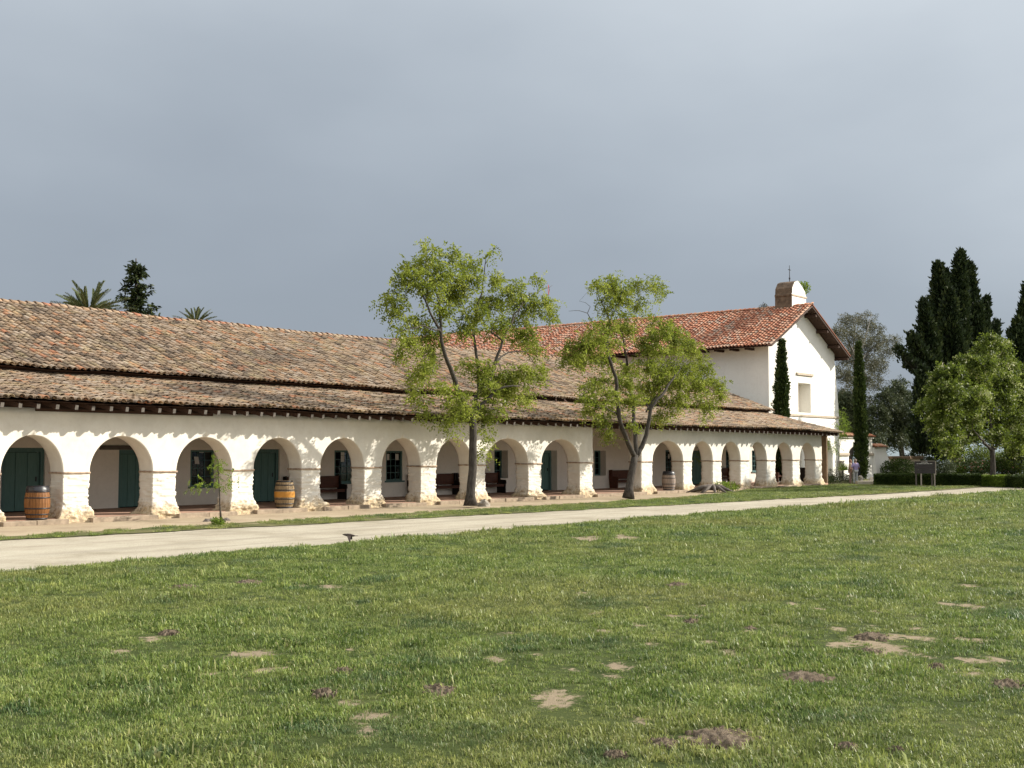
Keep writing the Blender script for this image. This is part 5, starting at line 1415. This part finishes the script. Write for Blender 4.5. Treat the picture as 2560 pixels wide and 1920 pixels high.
# ---- hedges, shrubs, garden
def leafy_box(name, c0, c1, depth, h, label, cat, mat_, n_, size, group=None, lump=0.05):
    (x0, y0), (x1, y1) = c0, c1; a = Vector((x1 - x0, y1 - y0)); L = a.length; u = a / L; v = Vector((-u.y, u.x))
    if v.dot(Vector((x0, y0))) < 0: v = -v
    root = thing(name, (x0, y0, 0), label, cat, group)
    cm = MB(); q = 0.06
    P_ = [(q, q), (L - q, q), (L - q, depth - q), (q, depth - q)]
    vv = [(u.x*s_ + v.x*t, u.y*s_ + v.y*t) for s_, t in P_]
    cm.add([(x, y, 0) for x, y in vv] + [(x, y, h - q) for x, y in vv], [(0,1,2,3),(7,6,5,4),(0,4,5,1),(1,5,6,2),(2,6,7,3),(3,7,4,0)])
    link('foliage_core', cm.mesh('foliage_core', [M['core']]), root)
    f = rng.uniform(0, 1, n_); S_, T_, Z_ = rng.uniform(0, L, n_), rng.uniform(0, depth, n_), rng.uniform(0, h, n_)
    top, frt, e0, e1 = f < 0.38, (f >= 0.38) & (f < 0.85), (f >= .85) & (f < .93), f >= .93
    Z_[top] = h; T_[frt] = 0; S_[e0] = 0; S_[e1] = L
    nr = np.zeros((n_, 3)); nr[top, 2] = 1; nr[frt, 0] = -v.x; nr[frt, 1] = -v.y; nr[e0, 0] = -u.x; nr[e0, 1] = -u.y; nr[e1, 0] = u.x; nr[e1, 1] = u.y
    C = np.stack([u.x*S_ + v.x*T_, u.y*S_ + v.y*T_, Z_], -1)
    nn_ = np.array([noise.noise(Vector((float(c[0])*1.3, float(c[1])*1.3, float(c[2])*1.6))) for c in C])
    C = C + nr * (nn_[:, None] * lump + rng.uniform(-0.05, 0.03, n_)[:, None])
    D_ = unit(nr + rng.normal(0, 0.8, (n_, 3)))
    V, _ = leaf_quads(C, D_, size * rng.uniform(.6, 1.2, n_), size * 0.32)
    link('foliage', crown_mesh('foliage', V, [M[mat_]], np.clip(rng.uniform(0, 1, n_) * .8 + nn_ * .5, 0, 1)), root)
    return root
h0, h1, h2, h3 = gnd(2189, 1214.5), gnd(2453, 1216), gnd(2514, 1218), gnd(2700, 1226)
leafy_box('hedge', h0, h1, 1.0, 0.68, 'long low clipped hedge behind the notice board', 'hedge', 'hedge', 26000, 0.07, 'clipped hedges at the garden edge')
leafy_box('hedge', h2, h3, 1.0, 0.68, 'clipped hedge right of the blossoming tree, cut by the photo edge', 'hedge', 'hedge', 14000, 0.07, 'clipped hedges at the garden edge')
leafy_box('weedy_shrub', (h1[0] + .05, h1[1]), (h2[0] - .05, h2[1]), 0.8, 0.62, 'bright green loose growth filling the gap between the two hedges', 'shrub', 'bright', 4500, 0.10, lump=.15)
def shrub(name, x, y, r, h, label, mat_, n_, size, cat='shrub', stems=6, group=None, z0=0.0, flowers=0):
    root = thing(name, (x, y, z0), label, cat, group)
    b = MB()
    for k in range(stems):
        a = random.uniform(0, 6.283); rr = r * random.uniform(.3, .8)
        b.tube([(0, 0, 0), (math.cos(a)*rr*.4, math.sin(a)*rr*.4, h*.4), (math.cos(a)*rr, math.sin(a)*rr, h*.85)], [.015, .011, .005], 4)
    link('stem', b.mesh('stem', [M['bark']]), root)
    v = unit(rng.normal(size=(n_, 3))) * (rng.uniform(0.1, 1, n_) ** 0.5)[:, None]
    C = v * np.array([r, r, h * .5]) + np.array([0, 0, h * .52])
    nn_ = np.array([noise.noise(Vector((float(c[0])*4, float(c[1])*4, float(c[2])*4 + x))) for c in C])
    k_ = nn_ > -0.22; C, nn_, v = C[k_], nn_[k_], v[k_]
    V, _ = leaf_quads(C, unit(v + rng.normal(0, .7, v.shape)), size * rng.uniform(.6, 1.3, len(C)), size * .26)
    link('foliage', crown_mesh('foliage', V, [M[mat_]], np.clip(rng.uniform(0, 1, len(C)) * .7 + .3 * nn_, 0, 1)), root)
    if flowers:
        C2 = C[rng.integers(0, len(C), flowers)] * 1.05; Vs = [leaf_quads(C2, unit(rng.normal(size=C2.shape)), .07, .03)[0] for _ in range(6)]
        V = np.concatenate(Vs); link('blossom', crown_mesh('blossom', V, [M['rose']], rng.uniform(0, 1, len(V)//4)), root)
    return root
def gp(px, py): return gnd(px, py)
for (px, py, r_, h_, lab, mt, n_, sz, fl) in [
    (2250, 1196, 1.5, 1.5, 'dark leafy rose bush in front of the low garden wall', 'hedge', 2600, .13, 0),
    (2345, 1194, 1.5, 1.6, 'dark shrub just behind the right post of the notice board', 'olive', 2400, .13, 0),
    (2385, 1190, 1.1, 1.0, 'pale green garden plant below the large cypress trunk', 'bright', 900, .14, 0),
    (2425, 1190, 1.9, 1.5, 'rose bed with dusty red blooms left of the blossoming tree trunk', 'hedge', 2600, .13, 110),
    (2455, 1188, 1.6, 2.6, 'tall leafy shrub immediately left of the blossoming tree trunk', 'magnolia', 2600, .15, 0),
    (2505, 1190, 1.6, 1.5, 'rose bushes with faded pink blooms right of the tree trunk', 'hedge', 2400, .13, 90),
    (2548, 1190, 2.2, 2.4, 'dense green shrub at the right edge behind the hedge', 'magnolia', 4200, .15, 0),
    (2290, 1188, 1.3, 2.0, 'dark bush filling the corner behind the notice board', 'cypress', 2200, .16, 0)]:
    x, y = gp(px, py); shrub('garden_shrub', x, y, r_, h_, lab, mt, int(n_ * 2.6), sz, flowers=fl)
# plants at the church corner bed
for (px, py, r_, h_, lab, mt, n_, sz) in [
    (2062, 1210, 1.0, 0.55, 'low dark groundcover clump at the end of the porch', 'hedge', 1500, .09),
    (2082, 1206, 1.0, 0.95, 'wispy white-leaved bush beside the brown corner pier', 'pepper', 900, .09),
    (2100, 1206, 1.1, 0.6, 'dry scrubby plants in the bed below the church corner', 'pepper', 1200, .09),
    (2122, 1206, 0.8, 0.5, 'small scrubby plant left of the two standing people', 'olive', 800, .08)]:
    x, y = gp(px, py); shrub('bed_plant', x, y, r_, h_, lab, mt, n_, sz)
x, y = gp(2107, 1203)
yuc = thing('yucca_plant', (x, y, 0), 'spiky yucca-like plant in front of the church corner', 'plant')
a = rng.uniform(0, 6.283, 70); e_ = rng.uniform(.1, 1.4, 70); D_ = np.stack([np.cos(a)*np.cos(e_), np.sin(a)*np.cos(e_), np.sin(e_)], -1)
V, _ = leaf_quads(np.tile([0, 0, .75], (70, 1)), D_, .62, .022); link('crown', crown_mesh('crown', V, [M['bright']], rng.uniform(0, .6, 70)), yuc)
b = MB(); b.tube([(0, 0, 0), (0, 0, .8)], [.05, .045], 7); link('stem', b.mesh('stem', [M['bark']]), yuc)

def sapling(name, Y0, stem, blobs, label, n_att, group='young saplings in front of the porch', leaf=.075, r0=.02):
    x, z = atY(stem[0][0], stem[0][1], Y0)
    return build_tree(name, Y0, [(stem, r0, .006)], blobs, label, base=(x, Y0), n_att=n_att, sprays=5, leaflets=8, leaf=leaf, lw=.018, mat_='bright', depth_k=.6, twig_r=.004, group=group)
zb_ = lambda L: cv(400, 1040, 5.183, L)
sx, sy = gnd(553, 1299)
sapling('sapling', sy, zb_([(790, 1342), (775, 1150), (770, 950), (760, 800), (755, 600), (740, 520)]), cb(400, 1040, 5.183, [(738,560,20,22),(760,600,45,45),(755,670,50,40),(770,720,40,35),(720,830,65,25),(760,860,60,50),(870,850,50,25),(935,810,35,20),(500,885,85,22),(430,890,30,15),(560,890,35,14)]),
    'small sapling with feathery green leaves in front of the third pier', 17, leaf=.065)
sx2, sy2 = gnd(1776, 1224)
sapling('sapling', sy2, cv(1480, 1080, 6.144, [(1835, 860), (1820, 700), (1805, 500), (1798, 300), (1800, 150), (1800, 40)]), cb(1480, 1080, 6.144, [(1700,290,60,50),(1760,350,60,50),(1780,250,40,50),(1600,410,40,25),(1900,300,50,35),(1930,250,30,25),(1840,140,25,15),(1740,420,40,25)]),
    'thin wispy sapling before the small arches right of the barrel', 36)
cx_, cy_ = gnd(2094, 1208)
sapling('sapling', cy_, cv(1960, 1020, 7.373, [(945, 1300), (970, 1150), (1000, 950), (1020, 780), (1040, 600), (1060, 300), (1070, 60)]), cb(1960, 1020, 7.373, [(1070,90,45,50),(1090,170,40,50),(1060,260,50,50),(1120,330,60,50),(1180,400,50,40),(1060,420,60,60),(1080,520,50,50),(980,290,40,20),(770,610,70,50),(790,690,40,40),(960,690,50,30),(970,800,50,30),(1020,480,40,40)]),
    'leggy climbing shrub with yellow-green leaves at the church corner', 90)

# ================================================================== OBJECTS ON AND BY THE PORCH
def barrel(px, pybase, H, label, wood, cover=False, band=None, fz=0.13):
    y = YF + 0.12; x = atY(px, pybase, y)[0]
    root = thing('barrel', (x, y, fz), label, 'barrel', 'wooden barrels along the porch', rz=random.uniform(0, 3))
    r0, r1 = 0.265, 0.345
    prof = lambda t: r0 + (r1 - r0) * math.sin(math.pi * t) ** 0.9
    n_ = 24
    for k in range(n_):     # staves
        b = MB(); V = []; 
        w0, w1 = 2*math.pi*k/n_ + .012, 2*math.pi*(k+1)/n_ - .012
        ts = np.linspace(0, 1, 9)
        for t in ts:
            r = prof(t) + (k % 3) * 0.0015
            V += [(r*math.cos(w0), r*math.sin(w0), t*H), (r*math.cos(w1), r*math.sin(w1), t*H), ((r-.03)*math.cos(w1), (r-.03)*math.sin(w1), t*H), ((r-.03)*math.cos(w0), (r-.03)*math.sin(w0), t*H)]
        F_ = []
        for i in range(8):
            for c in range(4): F_.append((i*4+c, i*4+(c+1)%4, i*4+4+(c+1)%4, i*4+4+c))
        F_ += [(3,2,1,0), (32,33,34,35)]
        b.add(V, F_); link('stave', b.mesh('stave', [wood]), root)
    b = MB(); b.lathe([(r0 - .03, 0), (r0 - .03, .02)], 24, (0,0,H - .06)); link('lid', b.mesh('lid', [wood]), root)
    for t0, wd in ((0.03, .045), (0.16, .035), (0.34, .035), (0.66, .035), (0.84, .035), (0.97, .045)):
        b = MB(); zz = t0 * H; r = prof(t0) + .006; ra, rb_ = prof(max(0, t0 - wd/2/H)) + .007, prof(min(1, t0 + wd/2/H)) + .007
        b.lathe([(ra - .012, zz - wd/2), (ra, zz - wd/2), (rb_, zz + wd/2), (rb_ - .012, zz + wd/2)], 28); b.f.pop(); b.m.pop()
        link('hoop', b.mesh('hoop', [M['iron']], True), root)
    if band:
        b = MB(); b.lathe([(prof(t) + .005, t*H) for t in np.linspace(.40, .60, 6)], 28); b.f.pop(); b.m.pop(); link('painted_band', b.mesh('painted_band', [band], True), root)
    if cover:
        V = []; b = MB(); prof2 = [(prof(.88) + .02, .87*H), (prof(.92) + .022, .90*H), (prof(1) + .024, H - .01), (prof(1) - .0, H + .012), (.12, H + .008), (.01, H + .004)]
        b.lathe(prof2, 36); me = b.mesh('cover', [M['tarp']], True)
        for v in me.vertices: nn_ = noise.noise(v.co * 14); v.co += Vector((v.co.x, v.co.y, 0)) * .05 * nn_ + Vector((0, 0, .02 * nn_))
        link('cover', me, root)
barrel(92, 1302, 0.93, 'wooden barrel with black plastic cover in front of the teal double door', M['barrel_wood'], cover=True)
barrel(711, 1266, 0.93, 'golden wooden barrel with an orange painted band between the fourth and fifth piers', M['barrel_wood_b'], band=M['barrel_band'])
barrel(1672, 1223, 0.93, 'pale greyish wooden barrel under the first small arch past the open bay', M['barrel_wood_c'], cover=True)
x, y = gnd(2008, 1207, .13)
rt = thing('storage_bin', (x, y, .13), 'dark slatted bin standing inside the last arch', 'bin')
for k in range(12):
    w = 2*math.pi*k/12; b = MB(); b.box(-.07, .07, -.012, .012, 0, .88); o = link('slat', b.mesh('slat', [M['black_wood']]), rt); o.location = (.29*math.cos(w), .29*math.sin(w), .02); o.rotation_euler = (0, 0, w + math.pi/2)
b = MB(); b.lathe([(.27, 0), (.27, .9), (.1, .93)], 20); link('liner', b.mesh('liner', [M['tarp']], True), rt)
b = MB(); b.lathe([(.31, .86), (.33, .86), (.33, .93), (.2, .95)], 20); link('rim', b.mesh('rim', [M['black_wood']], True), rt)

def pew(xa, xb, label, red=False):
    """high-backed pew against the rear wall, facing the plaza; xa..xb along the wall"""
    w = xb - xa; root = thing('church_pew', (xa, YI - 0.62, 0.13), label, 'bench', 'dark wooden pews along the porch wall')
    wd = M['pew_wood']; bk = M['pew_wood'] if red else M['black_wood']
    def pb(nm, bx, m_=wd, bev=.006): b = MB(); b.box(*bx); link(nm, b.mesh(nm, [m_], False, bev), root)
    prof_ = [(0.04, 0), (0.55, 0), (0.58, 0.95), (0.40, 0.97), (0.36, 0.62), (0.02, 0.60), (0.0, 0.45), (0.04, 0.42)]
    for x0_ in (0, w - .05):
        b = MB(); b.prism(prof_, x0_, x0_ + .05, axis='x'); link('end_panel', b.mesh('end_panel', [bk]), root)
    pb('seat', (.05, w - .05, .06, .50, .38, .42)); pb('backrest', (.05, w - .05, .47, .51, .46, .90)); pb('top_rail', (.052, w - .052, .455, .525, .902, .94)); pb('seat_rail', (.052, w - .052, .09, .12, .30, .378))
def pewpx(a, b, label, **k): pew(xw(a), xw(b), label, **k)
pewpx(706, 752, 'pew whose end shows above the golden barrel, right of the teal door')
pewpx(760, 843, 'pew left of the window under the fifth arch')
pewpx(1016, 1130, 'pew at the left inside the seventh arch, next to another pew end')
pewpx(1134, 1241, 'pew half hidden by the tall tree, left of the deep window in the eighth arch')
pewpx(1521, 1586, 'pew in the open bay behind the leaning trunk of the forked tree', red=True)
pewpx(1784, 1816, 'reddish pew end below the window in the third small arch', red=True)
pewpx(1925, 1946, 'reddish pew end inside the second-last small arch', red=True)

# ---- stump roots, stones, log
def rock(name, x, y, r, label, cat, mat_, flat=.6, seed=0, parent=None, z=0):
    import bmesh
    bm = bmesh.new(); bmesh.ops.create_icosphere(bm, subdivisions=3, radius=1)
    for v in bm.verts:
        n_ = 1 + .35 * noise.fractal(v.co * 1.6 + Vector((seed, 0, 0)), 1, 2, 3); v.co = Vector((v.co.x * r * n_, v.co.y * r * .75 * n_, max(-.1, v.co.z) * r * flat * n_))
    me = bpy.data.meshes.new(name); bm.to_mesh(me); bm.free(); me.materials.append(mat_)
    o = link(name, me, parent, label=label, cat=cat); o.location = (x, y, z); return o
x, y = gnd(1210, 1266)
rock('stone', x, y, .28, 'angular grey stone leaning at the foot of the tall tree', 'stone', M['stone'], .9, 3)
x, y = gnd(1203, 1264)
rock('stone', x - .35, y + .3, .2, 'smaller brown stone wedged behind the stone at the tall tree', 'stone', M['impost'], .8, 8)
x, y = gnd(1782, 1231)
st = thing('tree_stump', (x, y, 0), 'low weathered grey root stump on the verge by the small arches', 'stump')
b = MB()
for k in range(11):
    a = k / 11 * 6.283 + random.uniform(-.2, .2); L = random.uniform(.7, 1.25)
    b.tube([(0, 0, .26), (math.cos(a)*L*.4*1.3, math.sin(a)*L*.4, .26), (math.cos(a)*L*1.3, math.sin(a)*L, -.02)], [.16, .10, .03], 7)
me = b.mesh('root', [M['grey_wood']], True)
for v in me.vertices: v.co.z += .05 * noise.noise(v.co * 5)
link('root', me, st)
x, y = gnd(1812, 1230)
shrub('weed_clump', x, y, .75, .5, 'bright green weed clump beside the grey root stump', 'bright', 1400, .1, 'plant')
x, y = gnd(546, 1313)
shrub('weed_clump', x, y, .18, .2, 'tiny green weed at the foot of the feathery sapling', 'bright', 260, .08, 'plant')
x, y = gnd(553, 1302)
for k, (dx, dy, r_, lab) in enumerate(((-.42, .05, .15, 'grey chunk of bark left of the feathery sapling'), (.22, .05, .12, 'dark chunk of bark right of the feathery sapling'), (-.1, .3, .13, 'pale stone just behind the feathery sapling'))):
    rock('bark_chunk' if k < 2 else 'stone', x + dx, y + dy, r_, lab, 'wood chunk' if k < 2 else 'stone', M['grey_wood'] if k < 2 else M['stone'], .6, k * 5 + 2)
# slab, stone and low kerb by the gateway
sx0, sy0 = gnd(2144, 1213); sx1, sy1 = gnd(2191, 1213)
slabt = thing('stone_bench', (sx0, sy0, 0), 'long pale stone block bench right of the standing people', 'bench')
u = Vector((sx1 - sx0, sy1 - sy0)); L = u.length
b = MB(); b.box(0, L, 0, .5, 0.003, .26); o = link('block', b.mesh('block', [M['concrete']], False, .02), slabt); slabt.rotation_euler = (0, 0, math.atan2(u.y, u.x))
x, y = gnd(2151, 1205)
b = MB(); b.lathe([(.2, 0), (.17, .3), (.12, .42), (.05, .45)], 10); o = b.obj('stone_marker', [M['concrete']], label='small cone-shaped pale stone at the foot of the column cypress', cat='stone marker'); o.location = (x, y, 0)
x, y = gnd(2180, 1203); rock('stone', x, y, .35, 'rounded sunlit stone left of the hedge end', 'stone', M['concrete'], .8, 12)
k0, k1 = gnd(2120, 1219), gnd(2365, 1218)
u = Vector((k1[0]-k0[0], k1[1]-k0[1])); L = u.length
kr = link('paved_kerb', None, label='thin pale concrete edging in front of the hedge', cat='kerb'); kr.location = (k0[0], k0[1], 0); kr.rotation_euler = (0, 0, math.atan2(u.y, u.x))
for i in range(5):
    b = MB(); b.box(i*L/5 + .02, (i+1)*L/5 - .02, 0, .9, -.05, .04 + .004*(i % 2)); link('kerb_stone', b.mesh('kerb_stone', [M['concrete']], False, .01), kr)
# grey information post by the church corner
x, _ = atY(2104, 1170, 36.3)
ip = thing('information_post', (x, 36.3, 0), 'grey narrow post with a small cap beside the church corner', 'post')
b = MB(); b.box(-.17, .17, -.1, .1, 0, 1.35); link('post', b.mesh('post', [M['stone']]), ip)
b = MB(); b.box(-.22, .22, -.14, .14, 1.351, 1.42); link('cap', b.mesh('cap', [M['stone']]), ip)

# ---- notice board
x, y = gnd(2313, 1217)
d_ = depth_of(x, y); u_ = d_ / FPX
sg = thing('notice_board', (x, y, 0), 'dark wooden notice board on posts in front of the hedge', 'sign')
sg.rotation_euler = (0, 0, ALPHA - math.pi / 2 - .12)
wS = 49 * u_; 
for i, (za, zb2) in enumerate(((.78, 1.02), (1.03, 1.27), (1.28, 1.50))):
    b = MB(); b.box(-wS/2, wS/2, -.03, .03, za, zb2); link('board', b.mesh('board', [M['sign_wood']], False, .006), sg)
for (xx, yy, zt, mt) in ((-.42*wS + .0, .10, .78, 'grey_wood'), (-.20*wS, -.06, .78, 'post_wood'), (.36*wS, .1, .78, 'grey_wood'), (.46*wS, -.06, .78, 'post_wood')):
    b = MB(); b.box(xx - .035, xx + .035, yy - .035, yy + .035, -.05, zt - .004); link('post', b.mesh('post', [M[mt]]), sg)
b = MB(); b.box(wS/2 + .003, wS/2 + .06, -.04, .04, .70, 1.52); link('edge_strip', b.mesh('edge_strip', [M['post_wood']]), sg)
b = MB(); b.box(-wS/2, wS/2, -.05, .05, 1.503, 1.53); link('cap', b.mesh('cap', [M['post_wood']]), sg)
# the header is two lines of white capitals too small to read: rows of letter-sized strokes
b = MB()
for (x0_, x1_, zz) in ((-.17, .13, 1.445), (-.40, .36, 1.36)):
    q = x0_ * wS
    while q < x1_ * wS:
        w_ = random.uniform(.02, .035); b.box(q, q + w_, -.034, -.0305, zz - .018, zz + .018); q += w_ + random.choice((.008, .008, .008, .03))
link('lettering', b.mesh('lettering', [M['paper']]), sg)

# ---- bird
def bird():
    x, y = gnd(873, 1338); d = Vector((x, y, -CAMZ)); p = Vector((0, 0, CAMZ)) + d * 0.72
    root = thing('bird', tuple(p), 'small dark bird flying low over the gravel path', 'bird')
    dk = simple('bird_feathers', (0.05, 0.035, 0.028), .7)
    b = MB(); b.lathe([(.004, -.11), (.016, -.08), (.027, -.02), (.026, .03), (.018, .06), (.019, .075), (.012, .095), (.003, .118)], 10)
    me = b.mesh('body', [dk], True); 
    for v in me.vertices: v.co = Vector((-v.co.z, v.co.y, v.co.x))
    link('body', me, root)
    def wing(nm, pts, th=.003):
        b = MB(); n_ = len(pts); b.add([(p_[0], p_[1], p_[2] + th) for p_ in pts] + [(p_[0], p_[1], p_[2] - th) for p_ in pts], [tuple(range(n_)), tuple(range(2*n_-1, n_-1, -1))] + [(i, i+n_, (i+1) % n_ + n_, (i+1) % n_) for i in range(n_)]); link(nm, b.mesh(nm, [dk]), root)
    wing('wing', [(-.04, -.02, 0), (.035, -.02, 0), (.05, -.09, -.05), (.045, -.17, -.12), (.0, -.09, -.06)])
    wing('wing', [(-.04, .02, 0), (.035, .02, 0), (.05, .09, -.045), (.04, .17, -.09), (-.0, .09, -.05)])
    wing('tail', [(.07, -.01, 0), (.07, .01, 0), (.15, .035, .004), (.135, 0, 0), (.15, -.035, .004)])
    root.rotation_euler = (0, R(6), ALPHA - math.pi/2)
bird()

# ---- people standing at the gateway
def skinned(name, pts, edges, rads, mat_, parent, sub_=2):
    me = bpy.data.meshes.new(name); me.from_pydata(pts, edges, []); o = link(name, me, parent)
    me.materials.append(mat_)
    m = o.modifiers.new('skin', 'SKIN'); m.use_smooth_shade = True
    for i, r in enumerate(rads): me.skin_vertices[0].data[i].radius = (r, r * (0.8 if r > .09 else 1))
    me.skin_vertices[0].data[0].use_root = True
    s_ = o.modifiers.new('sub', 'SUBSURF'); s_.levels = s_.render_levels = sub_
    return o
def person(x, y, rz, H, label, shirt, trouser, hair, jacket=False, arm=1):
    root = thing('person', (x, y, 0), label, 'person', None, rz); k = H / 1.75
    sk = simple('skin', (.45, .27, .2), .6, .05)
    J = dict(pel=(0,0,.95), bel=(0,.01,1.1), che=(0,.015,1.3), nk=(0,0,1.47), hd=(0,-.02,1.6), top=(0,-.02,1.70), shl=(-.17,0,1.41), ell=(-.25,.03,1.14), wrl=(-.2,-.17,1.02), hal=(-.15,-.24,1.02), shr=(.17,0,1.41), elr=(.27,.05,1.13), wrr=(.24,-.08,.93), har=(.22,-.12,.85),
             hl=(-.09,0,.92), kl=(-.10,-.01,.5), al=(-.11,.02,.08), tl=(-.12,-.14,.03), hr=(.09,0,.92), kr=(.11,.0,.5), ar=(.13,.03,.08), tr=(.15,-.12,.03))
    rad = dict(pel=.13, bel=.125, che=.14, nk=.055, hd=.088, top=.06, shl=.07, ell=.045, wrl=.028, hal=.035, shr=.07, elr=.045, wrr=.028, har=.035, hl=.09, kl=.058, al=.04, tl=.03, hr=.09, kr=.058, ar=.04, tr=.03)
    E = [('pel','bel'),('bel','che'),('che','nk'),('nk','hd'),('hd','top'),('che','shl'),('shl','ell'),('ell','wrl'),('wrl','hal'),('che','shr'),('shr','elr'),('elr','wrr'),('wrr','har'),('pel','hl'),('hl','kl'),('kl','al'),('al','tl'),('pel','hr'),('hr','kr'),('kr','ar'),('ar','tr')]
    def mk(nm, names, grow, mt, shrink={}):
        ids = {n_: i for i, n_ in enumerate(names)}; ed = [(ids[a], ids[c]) for a, c in E if a in ids and c in ids]
        return skinned(nm, [tuple(c * k for c in J[n_]) for n_ in names], ed, [(rad[n_] + grow) * k * shrink.get(n_, 1) for n_ in names], mt, root)
    mk('body', ['pel','bel','che','nk','hd','top','shl','ell','wrl','hal','shr','elr','wrr','har','hl','kl','al','tl','hr','kr','ar','tr'], 0, sk)
    mk('trousers', ['pel','hl','kl','al','hr','kr','ar'], .024, trouser); mk('shirt', ['bel','pel','che','shl','ell','shr','elr'], .040, shirt)
    for s_ in (-1, 1):
        b = MB(); b.box(-.05, .05, -.2, .08, 0, .075); o = link('shoe', b.mesh('shoe', [M['iron']], False, .02), root); o.location = (s_ * .125 * k, .0, 0)
    import bmesh
    bm = bmesh.new(); bmesh.ops.create_icosphere(bm, subdivisions=3, radius=.108 * k)
    for v in bm.verts: v.co.y += .02; v.co.z *= 1.1
    for f in [f for f in bm.faces if f.calc_center_median().y < -.045 * k and f.calc_center_median().z < .05 * k]: bm.faces.remove(f)
    me = bpy.data.meshes.new('hair'); bm.to_mesh(me); bm.free(); me.materials.append(hair); o = link('hair', me, root); o.location = (0, -.01 * k, 1.63 * k)
    for s_ in (-1, 1):
        b = MB(); b.lathe([(.012, -.02), (.018, 0), (.012, .02)], 6); o = link('ear', b.mesh('ear', [sk]), root); o.location = (s_ * .098 * k, -.01, 1.6 * k)
    b = MB(); b.tube([(0, -.09, 1.62), (0, -.125, 1.585), (0, -.10, 1.575)], [.008, .014, .008], 5); o = link('nose', b.mesh('nose', [sk]), root); o.scale = (k, k, k)
    if jacket:
        V = []; Q = []
        for i in range(9):
            for j in range(9):
                u, v = i/8 - .5, j/8; V.append((-.24 + u*.34, -.12 - .06*math.sin(v*3.1) + .02*math.sin(i*2), 1.12 - v*.52 + .03*math.cos(i)))
        for i in range(8):
            for j in range(8): a = i*9+j; Q.append((a, a+1, a+10, a+9))
        me = np_mesh('jacket', np.array(V)*k, Q, mats=[simple('black_jacket', (.012,.01,.014), .8)], smooth=True); o = link('jacket', me, root)
        s_ = o.modifiers.new('thick', 'SOLIDIFY'); s_.thickness = .05
px_, py_ = gnd(2139, 1211.5)
toward = ALPHA + math.pi / 2 + .25
person(px_, py_, toward, 1.62, 'person in a lavender shirt and light grey trousers holding a dark jacket', simple('lavender_cotton', (.25,.21,.36), .85), simple('light_grey_cotton', (.34,.35,.36), .85), simple('grey_hair', (.22,.17,.14), .8), True)
dx_ = _R * -.17
person(px_ + dx_.x + .25, py_ + dx_.y + .25, toward - 2.2, 1.6, 'person in beige mostly hidden behind the lavender-shirted one', simple('beige_cotton', (.38,.28,.2), .85), simple('pinkish_trousers', (.30,.2,.17), .85), simple('light_brown_hair', (.26,.15,.08), .8))

xb_, zb_b = atY(2006, 702, 37.4)
pb_ = shrub('roof_bush', xb_, 37.4, .55, .95, 'green bush sprouting from the right shoulder of the bell gable', 'bright', 700, .16, 'bush', z0=13.35)
for px, py, Y_, lab in ((1908, 765, 44, 'tuft of weeds on the church ridge just left of the bell gable'),):
    x_, z_ = atY(px, py, Y_); shrub('ridge_weed', RXM, RXM / x_ * Y_ , .3, .5, lab, 'pepper', 160, .12, 'plant', z0=ZRM - .05)
